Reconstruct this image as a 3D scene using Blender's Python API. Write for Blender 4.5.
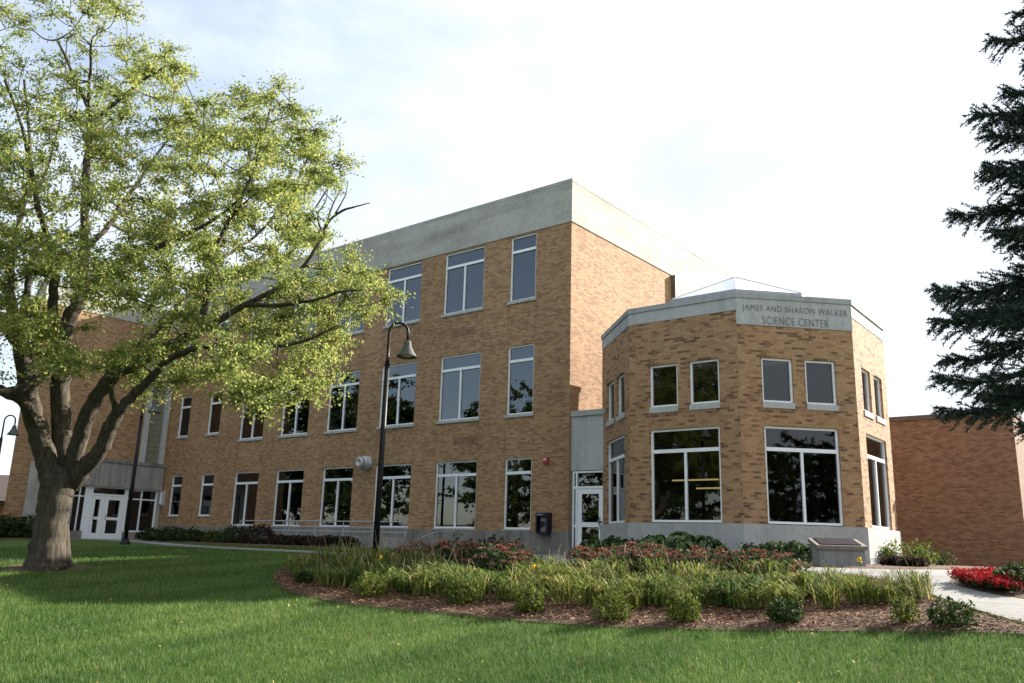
import bpy, bmesh, math, random
import numpy as np
from mathutils import Vector, Matrix
for o in list(bpy.data.objects): bpy.data.objects.remove(o)
scn = bpy.context.scene
COL = scn.collection
rad = math.radians
# ------------------------------------------------------------------ camera
CAM = np.array([16.0546, -23.22, 0.18]); FPX = 846.34
YAW, PIT, ROL = rad(-38.714867), rad(13.520663), rad(1.601564)
def cam_axes():
    cy, sy, cp, sp, cr, sr = math.cos(YAW), math.sin(YAW), math.cos(PIT), math.sin(PIT), math.cos(ROL), math.sin(ROL)
    w = np.array([sy*cp, cy*cp, sp]); r = np.array([cy, -sy, 0.]); u = np.cross(r, w)
    return cr*r+sr*u, -sr*r+cr*u, w
CR, CU, CW = cam_axes()
cd = bpy.data.cameras.new('camera'); co = bpy.data.objects.new('camera', cd); COL.objects.link(co)
cd.sensor_fit = 'HORIZONTAL'; cd.sensor_width = 36.0; cd.lens = 36.0*FPX/1024; cd.clip_start = .1; cd.clip_end = 6000
M = Matrix(((CR[0], CU[0], -CW[0], CAM[0]), (CR[1], CU[1], -CW[1], CAM[1]), (CR[2], CU[2], -CW[2], CAM[2]), (0, 0, 0, 1)))
co.matrix_world = M; scn.camera = co
# ------------------------------------------------------------------ light
SUN_AZ, SUN_EL = 70.0, 27.0        # azimuth from +X towards +Y
SUN_STRENGTH, SKY_STRENGTH, CLOUD, EXPOSURE = 5.0, 0.085, 0.45, 1.58
wd = bpy.data.worlds.new('World'); scn.world = wd; wd.use_nodes = True
nt = wd.node_tree; nt.nodes.clear()
def N(nt, t, **k):
    n = nt.nodes.new(t)
    for a, v in k.items():
        if hasattr(n, a): setattr(n, a, v)
    return n
wo = N(nt, 'ShaderNodeOutputWorld'); bg = N(nt, 'ShaderNodeBackground'); bg2 = N(nt, 'ShaderNodeBackground')
sky = N(nt, 'ShaderNodeTexSky', sky_type='NISHITA'); sky.sun_disc = False
sky.sun_elevation = rad(SUN_EL); sky.sun_rotation = rad(90-SUN_AZ); sky.air_density = 1.0; sky.dust_density = 1.0
bg.inputs[1].default_value = SKY_STRENGTH; bg2.inputs[1].default_value = CLOUD
bg2.inputs[0].default_value = (.86, .915, 1.0, 1)
tc = N(nt, 'ShaderNodeTexCoord'); mp = N(nt, 'ShaderNodeMapping'); mp.inputs['Scale'].default_value = (1, 1, 2.2)
no = N(nt, 'ShaderNodeTexNoise'); no.inputs['Scale'].default_value = 2.1; no.inputs['Detail'].default_value = 7; no.inputs['Roughness'].default_value = .55
rp = N(nt, 'ShaderNodeValToRGB'); rp.color_ramp.elements[0].position = .34; rp.color_ramp.elements[1].position = .52
rp.color_ramp.elements[0].color = (.50, .50, .50, 1); rp.color_ramp.elements[1].color = (1, 1, 1, 1)
mx = N(nt, 'ShaderNodeMixShader')
L = nt.links.new
L(sky.outputs[0], bg.inputs[0]); L(tc.outputs['Generated'], mp.inputs[0]); L(mp.outputs[0], no.inputs['Vector'])
L(no.outputs['Fac'], rp.inputs[0]); dt = N(nt, 'ShaderNodeVectorMath', operation='DOT_PRODUCT'); dt.inputs[1].default_value = (-.76, -.64, .10); L(tc.outputs['Generated'], dt.inputs[0])
sb = N(nt, 'ShaderNodeMapRange'); sb.inputs[1].default_value = .15; sb.inputs[2].default_value = .92; sb.inputs[3].default_value = 0.0; sb.inputs[4].default_value = .66; L(dt.outputs['Value'], sb.inputs[0])
df_ = N(nt, 'ShaderNodeMath', operation='SUBTRACT'); df_.use_clamp = True; L(rp.outputs[0], df_.inputs[0]); L(sb.outputs[0], df_.inputs[1]); L(df_.outputs[0], mx.inputs[0]); L(bg.outputs[0], mx.inputs[1]); L(bg2.outputs[0], mx.inputs[2]); L(mx.outputs[0], wo.inputs[0])
sl = bpy.data.lights.new('sun', 'SUN'); so = bpy.data.objects.new('sun', sl); COL.objects.link(so)
sl.energy = SUN_STRENGTH; sl.angle = rad(.6); sl.color = (1, .93, .82)
SD = Vector((math.cos(rad(SUN_EL))*math.cos(rad(SUN_AZ)), math.cos(rad(SUN_EL))*math.sin(rad(SUN_AZ)), math.sin(rad(SUN_EL))))
so.rotation_euler = (-SD).to_track_quat('-Z', 'Y').to_euler(); so.location = (30, 30, 40)
vs = scn.view_settings; vs.view_transform = 'Standard'; vs.look = 'None'; vs.gamma = 1; vs.exposure = EXPOSURE
# ------------------------------------------------------------------ pixel helpers (work out real positions on the ground / at a distance)
def ray(px, py): return CR*(px-512)/FPX + CU*(341.5-py)/FPX + CW
def at_dist(px, py, d):
    v = ray(px, py); return CAM + v*d/math.hypot(v[0], v[1])
HY = [-4000, -60, -22, -19.5, -16.35, -13.4, -9.5, -6, -4, 4000]; HZ = [-1.7, -1.6, -1.46, -1.42, -1.22, -.88, -.43, -.13, -.10, -.10]
_ys = np.linspace(-60, 10, 701); _zs = np.interp(_ys, HY, HZ); _k = np.ones(13)/13; _zs = np.convolve(np.pad(_zs, 6, mode='edge'), _k, 'valid')
def g(x, y):
    x = np.asarray(x, float); y = np.asarray(y, float)
    h = np.where((y < -60) | (y > 10), np.interp(y, HY, HZ), np.interp(y, _ys, _zs)); t = np.clip((x+9)/19, 0, 1); t = t*t*(3-2*t)
    return -.10 + (h+.10)*(.33+.67*t)
def hit(px, py):
    v = ray(px, py); hh = math.hypot(v[0], v[1]); ts = np.arange(3, 120, .02); p = CAM[None]+v[None]*ts[:, None]/hh
    m = p[:, 2] <= g(p[:, 0], p[:, 1]); i = int(np.argmax(m)) if m.any() else len(ts)-1
    return p[i]
# ------------------------------------------------------------------ object helpers
class MB:
    def __init__(s): s.v = []; s.f = []; s.uv = []
    def poly(s, pts, uv=None):
        b = len(s.v); s.v += [tuple(p) for p in pts]; s.f.append(tuple(range(b, b+len(pts))))
        s.uv += uv if uv else [(0, 0)]*len(pts)
    def box(s, x0, x1, y0, y1, z0, z1):
        s.fbox(WORLD, x0, x1, y0, y1, z0, z1)
    def fbox(s, F, u0, u1, o0, o1, z0, z1):
        p = lambda u, o, z: F.p(u, o, z)
        for q, uv in (((p(u0,o1,z0),p(u1,o1,z0),p(u1,o1,z1),p(u0,o1,z1)), [(u0,z0),(u1,z0),(u1,z1),(u0,z1)]),
                  ((p(u1,o0,z0),p(u0,o0,z0),p(u0,o0,z1),p(u1,o0,z1)), [(u1,z0),(u0,z0),(u0,z1),(u1,z1)]),
                  ((p(u1,o1,z0),p(u1,o0,z0),p(u1,o0,z1),p(u1,o1,z1)), [(o1,z0),(o0,z0),(o0,z1),(o1,z1)]),
                  ((p(u0,o0,z0),p(u0,o1,z0),p(u0,o1,z1),p(u0,o0,z1)), [(o0,z0),(o1,z0),(o1,z1),(o0,z1)]),
                  ((p(u0,o1,z1),p(u1,o1,z1),p(u1,o0,z1),p(u0,o0,z1)), [(u0,o1),(u1,o1),(u1,o0),(u0,o0)]),
                  ((p(u0,o0,z0),p(u1,o0,z0),p(u1,o1,z0),p(u0,o1,z0)), [(u0,o0),(u1,o0),(u1,o1),(u0,o1)])):
            s.poly(q, uv)
    def wall(s, F, u0, u1, z0, z1, holes=(), depth=.14, off=0.):
        us = sorted({u0, u1, *[h[0] for h in holes], *[h[1] for h in holes]}); zs = sorted({z0, z1, *[h[2] for h in holes], *[h[3] for h in holes]})
        for a, b in zip(us, us[1:]):
            for c, d in zip(zs, zs[1:]):
                m, n = (a+b)/2, (c+d)/2
                if any(h[0] < m < h[1] and h[2] < n < h[3] for h in holes): continue
                s.poly((F.p(a,off,c),F.p(b,off,c),F.p(b,off,d),F.p(a,off,d)), [(a,c),(b,c),(b,d),(a,d)])
        for a, b, c, d in holes:
            e = off-depth
            s.poly((F.p(a,off,c),F.p(a,off,d),F.p(a,e,d),F.p(a,e,c)), [(a,c),(a,d),(a+depth,d),(a+depth,c)])
            s.poly((F.p(b,off,d),F.p(b,off,c),F.p(b,e,c),F.p(b,e,d)), [(b,d),(b,c),(b+depth,c),(b+depth,d)])
            s.poly((F.p(a,off,d),F.p(b,off,d),F.p(b,e,d),F.p(a,e,d)), [(a,d),(b,d),(b,d+depth),(a,d+depth)])
            s.poly((F.p(b,off,c),F.p(a,off,c),F.p(a,e,c),F.p(b,e,c)), [(b,c),(a,c),(a,c-depth),(b,c-depth)])
    def tube(s, pts, rs, n=8, cap=True):
        pts = [Vector(p) for p in pts]
        if not hasattr(rs, '__len__'): rs = [rs]*len(pts)
        rings = []; ref = Vector((.31, .17, .93)); prev = None
        for i, p in enumerate(pts):
            t = (pts[min(i+1, len(pts)-1)]-pts[max(i-1, 0)]).normalized()
            if prev is None:
                a = t.cross(ref)
                if a.length < .1: a = t.cross(Vector((1, 0, 0)))
            else: a = prev - t*prev.dot(t)
            a.normalize(); prev = a; b = t.cross(a); ring = []
            for k in range(n):
                th = 2*math.pi*k/n; ring.append(p+(a*math.cos(th)+b*math.sin(th))*rs[i])
            rings.append(ring)
        b0 = len(s.v)
        for ri in rings: s.v += [tuple(q) for q in ri]
        for i in range(len(rings)-1):
            for k in range(n):
                s.f.append((b0+i*n+k, b0+i*n+(k+1) % n, b0+(i+1)*n+(k+1) % n, b0+(i+1)*n+k)); s.uv += [(0, 0)]*4
        if cap:
            s.f.append(tuple(b0+k for k in reversed(range(n)))); s.uv += [(0, 0)]*n
            s.f.append(tuple(b0+(len(rings)-1)*n+k for k in range(n))); s.uv += [(0, 0)]*n
    def lathe(s, prof, o=(0, 0, 0), axis=(0, 0, 1), n=20):
        ax = Vector(axis).normalized(); a = ax.orthogonal().normalized(); b = ax.cross(a); o = Vector(o); b0 = len(s.v)
        for r, h in prof:
            for k in range(n):
                th = 2*math.pi*k/n; s.v.append(tuple(o+ax*h+(a*math.cos(th)+b*math.sin(th))*r))
        for i in range(len(prof)-1):
            for k in range(n):
                s.f.append((b0+i*n+k, b0+i*n+(k+1) % n, b0+(i+1)*n+(k+1) % n, b0+(i+1)*n+k)); s.uv += [(0, 0)]*4
    def mesh(s, name):
        me = bpy.data.meshes.new(name); me.from_pydata(s.v, [], s.f)
        ul = me.uv_layers.new(name='UVMap'); ul.data.foreach_set('uv', np.array(s.uv, np.float32).ravel())
        return me
    def build(s, name, mat, parent=None, smooth=False, bevel=0, **k):
        return link(name, s.mesh(name), mat, parent, smooth, bevel, **k)
class Fr:
    def __init__(s, o, t):
        s.o = np.array(o, float); t = np.array(t, float); s.t = t/np.linalg.norm(t); s.n = np.array([s.t[1], -s.t[0]])
    def p(s, u, o, z):
        q = s.o+s.t*u+s.n*o; return (float(q[0]), float(q[1]), z)
class _W:
    def p(s, x, y, z): return (x, y, z)
WORLD = _W()
def link(name, me, mat, parent=None, smooth=False, bevel=0, **k):
    o = bpy.data.objects.new(name, me); COL.objects.link(o)
    for m in (mat if isinstance(mat, (list, tuple)) else [mat]): me.materials.append(m)
    if smooth: me.polygons.foreach_set('use_smooth', np.ones(len(me.polygons), bool))
    if bevel:
        b = o.modifiers.new('bevel', 'BEVEL'); b.width = bevel; b.segments = 2; b.limit_method = 'ANGLE'
    if parent: o.parent = parent; o.matrix_parent_inverse = parent.matrix_basis.inverted()
    for a, v in k.items(): o[a] = v
    return o
def fast_mesh(name, co, nside):
    """co: (n*nside,3) disjoint polygons"""
    co = np.ascontiguousarray(co, np.float32); nv = len(co); nf = nv//nside
    me = bpy.data.meshes.new(name); me.vertices.add(nv); me.vertices.foreach_set('co', co.ravel())
    me.loops.add(nv); me.loops.foreach_set('vertex_index', np.arange(nv, dtype=np.int32))
    me.polygons.add(nf); me.polygons.foreach_set('loop_start', np.arange(0, nv, nside, dtype=np.int32)); me.polygons.foreach_set('loop_total', np.full(nf, nside, np.int32))
    me.update(calc_edges=True); return me
def empty(name, loc, label, cat, group=None, rz=0):
    o = bpy.data.objects.new(name, None); COL.objects.link(o); o.location = loc; o.rotation_euler = (0, 0, rz); o.empty_display_size = .2
    bpy.context.view_layer.update()
    return tag(o, label, cat, group)
def tag(o, label, cat, group=None, kind=None):
    if label: o['label'] = label
    if cat: o['category'] = cat
    if group: o['group'] = group
    if kind: o['kind'] = kind
    return o
CHILD = {}
def kids(o): return [c for c in bpy.data.objects if c.parent == o]
def dup(root, loc, rz, label=None, group=None, sc=1.0):
    if root.name not in CHILD: CHILD[root.name] = [(c, kids(c)) for c in kids(root)]
    r = root.copy(); COL.objects.link(r); r.location = loc; r.rotation_euler = (0, 0, rz); r.scale = (sc, sc, sc)
    if label: r['label'] = label
    if group: r['group'] = group
    for c, gs in CHILD[root.name]:
        d = c.copy(); COL.objects.link(d); d.parent = r
        for e in gs:
            h = e.copy(); COL.objects.link(h); h.parent = d
    return r
# ------------------------------------------------------------------ materials
MATS = {}
def newmat(name):
    m = bpy.data.materials.new(name); m.use_nodes = True; t = m.node_tree; t.nodes.clear()
    o = N(t, 'ShaderNodeOutputMaterial'); b = N(t, 'ShaderNodeBsdfPrincipled'); t.links.new(b.outputs[0], o.inputs[0]); MATS[name] = m
    return m, t, b, o
def ramp(t, stops, src):
    r = N(t, 'ShaderNodeValToRGB'); e = r.color_ramp.elements
    while len(e) < len(stops): e.new(.5)
    for i, (p, c) in enumerate(stops): e[i].position = p; e[i].color = (*c, 1)
    t.links.new(src, r.inputs[0]); return r
def noise(t, scale, detail=4, coord='Object', rough=.55, stretch=None):
    c = N(t, 'ShaderNodeTexCoord'); n = N(t, 'ShaderNodeTexNoise'); n.inputs['Scale'].default_value = scale; n.inputs['Detail'].default_value = detail; n.inputs['Roughness'].default_value = rough
    src = c.outputs[coord]
    if stretch:
        m = N(t, 'ShaderNodeMapping'); m.inputs['Scale'].default_value = stretch; t.links.new(src, m.inputs[0]); src = m.outputs[0]
    t.links.new(src, n.inputs['Vector']); return n
def mix(t, f, a, b, mode='MIX'):
    m = N(t, 'ShaderNodeMix', data_type='RGBA', blend_type=mode)
    for s, v in ((m.inputs[0], f), (m.inputs[6], a), (m.inputs[7], b)):
        if isinstance(v, (int, float)): s.default_value = v
        elif isinstance(v, tuple): s.default_value = (*v, 1)
        else: t.links.new(v, s)
    return m.outputs[2]
def bump(t, b, h, s=.3, d=.02):
    n = N(t, 'ShaderNodeBump'); n.inputs['Strength'].default_value = s; n.inputs['Distance'].default_value = d
    t.links.new(h, n.inputs['Height']); t.links.new(n.outputs[0], b.inputs['Normal'])
def plain(name, col, rough=.6, metal=0, var=.12, sc=6, spec=.5):
    m, t, b, o = newmat(name); n = noise(t, sc, 5)
    c = ramp(t, [(.3, tuple(x*(1-var) for x in col)), (.7, tuple(min(1, x*(1+var)) for x in col))], n.outputs['Fac'])
    t.links.new(c.outputs[0], b.inputs['Base Color']); b.inputs['Roughness'].default_value = rough; b.inputs['Metallic'].default_value = metal
    b.inputs['Specular IOR Level'].default_value = spec
    return m
def brick(name, stops, mortar, w=.205, h=.068):
    m, t, b, o = newmat(name); uv = N(t, 'ShaderNodeUVMap'); uv.uv_map = 'UVMap'
    br = N(t, 'ShaderNodeTexBrick'); br.inputs['Scale'].default_value = 1; br.inputs['Brick Width'].default_value = w; br.inputs['Row Height'].default_value = h
    br.inputs['Mortar Size'].default_value = .006; br.inputs['Mortar Smooth'].default_value = .3; br.inputs['Color1'].default_value = (0, 0, 0, 1); br.inputs['Color2'].default_value = (1, 1, 1, 1); br.inputs['Mortar'].default_value = (.5, .5, .5, 1); br.inputs['Bias'].default_value = 0
    t.links.new(uv.outputs[0], br.inputs['Vector'])
    # clusters: large blotches shift the tone of neighbouring bricks
    n = noise(t, .9, 3, 'UV', stretch=(1, 2.2, 1)); n2 = noise(t, 14, 3, 'UV')
    a = N(t, 'ShaderNodeMath', operation='MULTIPLY_ADD'); a.inputs[1].default_value = .40; a.inputs[2].default_value = -.20; t.links.new(n.outputs['Fac'], a.inputs[0])
    a2 = N(t, 'ShaderNodeMath', operation='ADD'); t.links.new(br.outputs['Color'], a2.inputs[0]); t.links.new(a.outputs[0], a2.inputs[1])
    r = ramp(t, stops, a2.outputs[0]); r.color_ramp.interpolation = 'LINEAR'
    c = mix(t, br.outputs['Fac'], r.outputs[0], mortar)
    g2 = ramp(t, [(.3, (.84, .84, .84)), (.7, (1.08, 1.08, 1.08))], n2.outputs['Fac'])
    c = mix(t, 1.0, c, g2.outputs[0], 'MULTIPLY')
    n3 = noise(t, .35, 4, 'UV', stretch=(1, .25, 1)); g3 = ramp(t, [(.35, (.86, .85, .84)), (.65, (1.05, 1.05, 1.05))], n3.outputs['Fac'])
    c = mix(t, 1.0, c, g3.outputs[0], 'MULTIPLY')
    t.links.new(c, b.inputs['Base Color']); b.inputs['Roughness'].default_value = .85
    inv = N(t, 'ShaderNodeMath', operation='SUBTRACT'); inv.inputs[0].default_value = 1; t.links.new(br.outputs['Fac'], inv.inputs[1]); bump(t, b, inv.outputs[0], .5, .008)
    return m
def concrete(name, col, stain=.35, sc=1.0):
    m, t, b, o = newmat(name); n = noise(t, .8*sc, 6, 'Object', .65); n2 = noise(t, 9*sc, 6, 'Object', .7); n3 = noise(t, 1.0*sc, 5, 'Object', .6, (2.2, 2.2, .18))
    c = ramp(t, [(.25, tuple(x*(1-stain) for x in col)), (.5, col), (.8, tuple(x*1.12 for x in col))], n.outputs['Fac'])
    d = ramp(t, [(.3, (.82, .82, .82)), (.6, (1.05, 1.05, 1.05))], n2.outputs['Fac']); e = ramp(t, [(.32, (1-stain, 1-stain, 1-stain*1.05)), (.55, (1.03, 1.03, 1.03))], n3.outputs['Fac'])
    k = mix(t, 1, c.outputs[0], d.outputs[0], 'MULTIPLY'); k = mix(t, 1, k, e.outputs[0], 'MULTIPLY')
    t.links.new(k, b.inputs['Base Color']); b.inputs['Roughness'].default_value = .85; bump(t, b, n2.outputs['Fac'], .25, .01)
    return m
def leafmat(name, stops, trans=.35, rough=.72, gloss=.14):
    m, t, b, o = newmat(name); ge = N(t, 'ShaderNodeNewGeometry'); oi = N(t, 'ShaderNodeObjectInfo')
    r = ramp(t, stops, ge.outputs['Random Per Island']); n = noise(t, .45, 3)
    hv = ramp(t, [(.3, (.72, .78, .7)), (.7, (1.15, 1.1, 1.0))], n.outputs['Fac']); c = mix(t, 1, r.outputs[0], hv.outputs[0], 'MULTIPLY')
    ov = ramp(t, [(0, (.8, .85, .8)), (1, (1.15, 1.1, 1.05))], oi.outputs['Random']); c = mix(t, 1, c, ov.outputs[0], 'MULTIPLY')
    t.links.new(c, b.inputs['Base Color']); b.inputs['Roughness'].default_value = rough; b.inputs['Specular IOR Level'].default_value = gloss
    tr = N(t, 'ShaderNodeBsdfTranslucent'); t.links.new(c, tr.inputs[0]); ms = N(t, 'ShaderNodeMixShader'); ms.inputs[0].default_value = trans
    t.links.new(b.outputs[0], ms.inputs[1]); t.links.new(tr.outputs[0], ms.inputs[2]); t.links.new(ms.outputs[0], o.inputs[0])
    return m
def glassmat(name, tint, ior, rough=0.0):
    m, t, b, o = newmat(name); t.nodes.remove(b)
    fr = N(t, 'ShaderNodeFresnel'); fr.inputs[0].default_value = ior; tr = N(t, 'ShaderNodeBsdfTransparent'); tr.inputs[0].default_value = (*tint, 1)
    gl = N(t, 'ShaderNodeBsdfGlossy'); gl.inputs['Roughness'].default_value = .012+rough; gl.inputs[0].default_value = (.93, .95, 1, 1); ms = N(t, 'ShaderNodeMixShader')
    n = noise(t, .7, 2); bp = N(t, 'ShaderNodeBump'); bp.inputs['Strength'].default_value = .04; bp.inputs['Distance'].default_value = .02; t.links.new(n.outputs['Fac'], bp.inputs['Height']); t.links.new(bp.outputs[0], gl.inputs['Normal'])
    t.links.new(fr.outputs[0], ms.inputs[0]); t.links.new(tr.outputs[0], ms.inputs[1]); t.links.new(gl.outputs[0], ms.inputs[2]); t.links.new(ms.outputs[0], o.inputs[0])
    return m
BR = [(0, (.150, .070, .035)), (.14, (.240, .115, .054)), (.30, (.362, .198, .091)), (.6, (.418, .240, .113)), (1, (.470, .290, .148))]
BRICK = brick('buff_brick', BR, (.30, .22, .145))
BRICK_F = brick('facade_brick', [(0, (.245, .128, .062)), (.22, (.310, .168, .080)), (.6, (.388, .224, .108)), (1, (.460, .284, .146))], (.34, .24, .145))
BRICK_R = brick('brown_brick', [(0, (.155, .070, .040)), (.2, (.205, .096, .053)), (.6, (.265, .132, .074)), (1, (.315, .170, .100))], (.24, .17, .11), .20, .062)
CONC = concrete('weathered_concrete', (.40, .38, .34), .25)
BANDM = concrete('roof_band_concrete', (.42, .405, .36), .27)
for nd in BANDM.node_tree.nodes:
    if nd.type == 'MAPPING': nd.inputs['Scale'].default_value = (.22, .22, 1.9); CONC2 = concrete('pale_concrete', (.43, .44, .43), .16); CONC3 = concrete('dark_concrete', (.24, .225, .20), .4)
PAVE = concrete('pavement', (.215, .207, .195), .22)
_t = PAVE.node_tree; _b = next(n_ for n_ in _t.nodes if n_.type == 'BSDF_PRINCIPLED'); _src = _b.inputs['Base Color'].links[0].from_socket
_br = N(_t, 'ShaderNodeTexBrick'); _br.offset = 0; _tc = N(_t, 'ShaderNodeTexCoord'); _t.links.new(_tc.outputs['Object'], _br.inputs['Vector']); _br.inputs['Scale'].default_value = 1; _br.inputs['Brick Width'].default_value = 1.6; _br.inputs['Row Height'].default_value = 1.6; _br.inputs['Mortar Size'].default_value = .016; _br.inputs['Mortar Smooth'].default_value = .4
_t.links.new(mix(_t, _br.outputs['Fac'], _src, (.10, .095, .085)), _b.inputs['Base Color']); MONU = concrete('monument_concrete', (.28, .275, .265), .22, 3); CAPM = concrete('cast_stone', (.20, .175, .135), .25, 3)
FRAME = plain('white_aluminium', (.84, .87, .88), .4, 0, .05); SILL = concrete('sill_stone', (.44, .45, .44), .12, 3)
GLASS = glassmat('tinted_glass', (.22, .25, .26), 1.9); GLASS_O = glassmat('bronze_glass', (.36, .36, .36), 1.62)
ROOM = plain('interior', (.10, .10, .095), .9); BLIND = plain('grey_blind', (.10, .115, .105), .8)
ROOFM = plain('roof_membrane', (.35, .35, .34), .9); WHITE = plain('white_roof_panel', (.86, .87, .88), .35, 0, .03); GREYM = plain('grey_metal', (.30, .31, .32), .45, 0, .1); BRONZE = plain('dark_bronze', (.022, .016, .024), .8, 0, .6, 16, .05)
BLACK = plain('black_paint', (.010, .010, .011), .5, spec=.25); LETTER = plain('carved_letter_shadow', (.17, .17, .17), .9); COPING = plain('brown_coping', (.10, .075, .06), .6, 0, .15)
STEEL = plain('galvanised_steel', (.42, .43, .44), .5, .25, .12); NAVY = plain('navy_plastic', (.006, .007, .028), .4); SILVER = plain('brushed_silver', (.5, .5, .52), .35, .6); REDP = plain('red_plastic', (.35, .03, .03), .4)
HANDLE = plain('handle_metal', (.2, .2, .2), .3, .8); SHADE = plain('green_grey_enamel', (.07, .075, .068), .75); LENS = plain('frosted_lens', (.6, .6, .5), .5); PANELG = plain('tan_green_panel', (.19, .18, .125), .7, 0, .15)
HBRICK = brick('orange_brick', [(0, (.30, .10, .045)), (.5, (.40, .15, .07)), (1, (.46, .19, .09))], (.33, .17, .10)); SHING = plain('roof_shingle', (.10, .07, .06), .9, 0, .3, 20)
# bark
m, t, b, o = newmat('bark'); n = noise(t, 5, 8, 'Object', .7, (3.2, 3.2, .55)); n2 = noise(t, 1.1, 4)
c = ramp(t, [(.32, (.022, .018, .013)), (.5, (.064, .052, .038)), (.72, (.135, .115, .085))], n.outputs['Fac']); c2 = ramp(t, [(.35, (.75, .78, .72)), (.7, (1.1, 1.05, 1))], n2.outputs['Fac'])
t.links.new(mix(t, 1, c.outputs[0], c2.outputs[0], 'MULTIPLY'), b.inputs['Base Color']); b.inputs['Roughness'].default_value = .95; bump(t, b, n.outputs['Fac'], .9, .05); BARK = m
LEAF = leafmat('ash_leaf', [(0, (.165, .235, .065)), (.35, (.235, .305, .090)), (.7, (.305, .350, .120)), (.93, (.40, .385, .16)), (1, (.42, .32, .14))], .62)
LEAF_D = leafmat('dark_leaf', [(0, (.018, .034, .010)), (.6, (.04, .065, .018)), (1, (.07, .09, .03))], .25)
NEEDLE = leafmat('spruce_needle', [(0, (.026, .042, .038)), (.6, (.062, .092, .086)), (1, (.12, .155, .148))], .08, .6, .2)
def gmat(name, lo, hi, tan):
    return leafmat(name, [(0, lo), (.55, hi), (.8, tuple(x*1.3 for x in hi)), (.9, tan), (1, tuple(x*1.2 for x in tan))], .35)
DAY1 = gmat('daylily_green', (.042, .086, .020), (.105, .170, .042), (.29, .26, .10)); DAY2 = gmat('daylily_yellowing', (.070, .108, .024), (.180, .225, .054), (.38, .31, .13)); DAY3 = gmat('grass_tan', (.07, .11, .03), (.18, .205, .07), (.46, .38, .22))
SHRUB1 = leafmat('shrub_green', [(0, (.014, .030, .010)), (.6, (.036, .068, .020)), (1, (.085, .12, .045))]); SHRUB2 = leafmat('shrub_yellowgreen', [(0, (.05, .08, .015)), (.6, (.12, .155, .03)), (1, (.22, .22, .05))])
SHRUB3 = leafmat('shrub_purple', [(0, (.020, .015, .013)), (.6, (.050, .035, .028)), (1, (.085, .06, .045))]); SEDL = leafmat('sedum_leaf', [(0, (.02, .045, .02)), (.6, (.045, .085, .04)), (1, (.08, .12, .06))]); SEDF = leafmat('sedum_flower', [(0, (.16, .05, .04)), (.6, (.36, .13, .10)), (1, (.44, .24, .18))], .1)
HOSTA = leafmat('hosta_leaf', [(0, (.03, .065, .022)), (.5, (.07, .12, .04)), (1, (.16, .20, .10))], .25); REDF = leafmat('red_flower', [(0, (.22, .010, .014)), (.6, (.44, .020, .030)), (1, (.60, .06, .06))], .25); PINKF = leafmat('pink_flower', [(0, (.35, .10, .2)), (.5, (.5, .3, .4)), (1, (.65, .55, .6))], .2); YELF = leafmat('yellow_flower', [(0, (.7, .45, .02)), (1, (.8, .6, .05))], .2)
CHIP = leafmat('bark_chip', [(0, (.045, .022, .012)), (.5, (.20, .10, .058)), (.8, (.33, .19, .12)), (1, (.50, .37, .26))], .0, .9, .1); FALLEN = leafmat('fallen_leaf', [(0, (.22, .15, .05)), (.6, (.30, .25, .08)), (1, (.42, .36, .12))], .1)
STEM = plain('stem', (.05, .06, .025), .8)
# lawn
def lawnmix(t):
    n = noise(t, .55, 5, 'Object', .6); n2 = noise(t, 6, 4); n3 = noise(t, 1.0, 3, 'Object', .5, (1.15, .22, 1))
    return n, n2, n3
def lawncol(t, base):
    n, n2, n3 = lawnmix(t)
    c = ramp(t, [(.3, (.72, .80, .70)), (.7, (1.18, 1.10, 1.05))], n.outputs['Fac']); d = ramp(t, [(.38, (.74, .80, .72)), (.62, (1.14, 1.1, 1.08))], n3.outputs['Fac'])
    k = mix(t, 1, base, c.outputs[0], 'MULTIPLY'); return mix(t, 1, k, d.outputs[0], 'MULTIPLY'), n2
m, t, b, o = newmat('lawn'); n9 = noise(t, 30, 5, 'Object', .75); r = ramp(t, [(.3, (.042, .076, .016)), (.7, (.10, .155, .036))], n9.outputs['Fac'])
c, n2 = lawncol(t, r.outputs[0]); t.links.new(c, b.inputs['Base Color']); b.inputs['Roughness'].default_value = .9; b.inputs['Specular IOR Level'].default_value = .1; bump(t, b, n9.outputs['Fac'], .8, .05); LAWN = m
m, t, b, o = newmat('grass_blade'); ge = N(t, 'ShaderNodeNewGeometry'); r = ramp(t, [(0, (.050, .108, .022)), (.6, (.112, .200, .048)), (.93, (.19, .275, .095)), (1, (.32, .30, .15))], ge.outputs['Random Per Island'])
c, n2 = lawncol(t, r.outputs[0]); t.links.new(c, b.inputs['Base Color']); b.inputs['Roughness'].default_value = .6; b.inputs['Specular IOR Level'].default_value = .25
tr = N(t, 'ShaderNodeBsdfTranslucent'); t.links.new(c, tr.inputs[0]); ms = N(t, 'ShaderNodeMixShader'); ms.inputs[0].default_value = .35; t.links.new(b.outputs[0], ms.inputs[1]); t.links.new(tr.outputs[0], ms.inputs[2]); t.links.new(ms.outputs[0], o.inputs[0]); BLADE = m
m, t, b, o = newmat('mulch'); n = noise(t, 22, 6, 'Object', .8); n2 = noise(t, 1.5, 3); c = ramp(t, [(.3, (.045, .023, .014)), (.55, (.155, .080, .048)), (.8, (.27, .155, .10))], n.outputs['Fac'])
t.links.new(c.outputs[0], b.inputs['Base Color']); b.inputs['Roughness'].default_value = .95; bump(t, b, n.outputs['Fac'], 1, .06); MULCH = m

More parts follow.
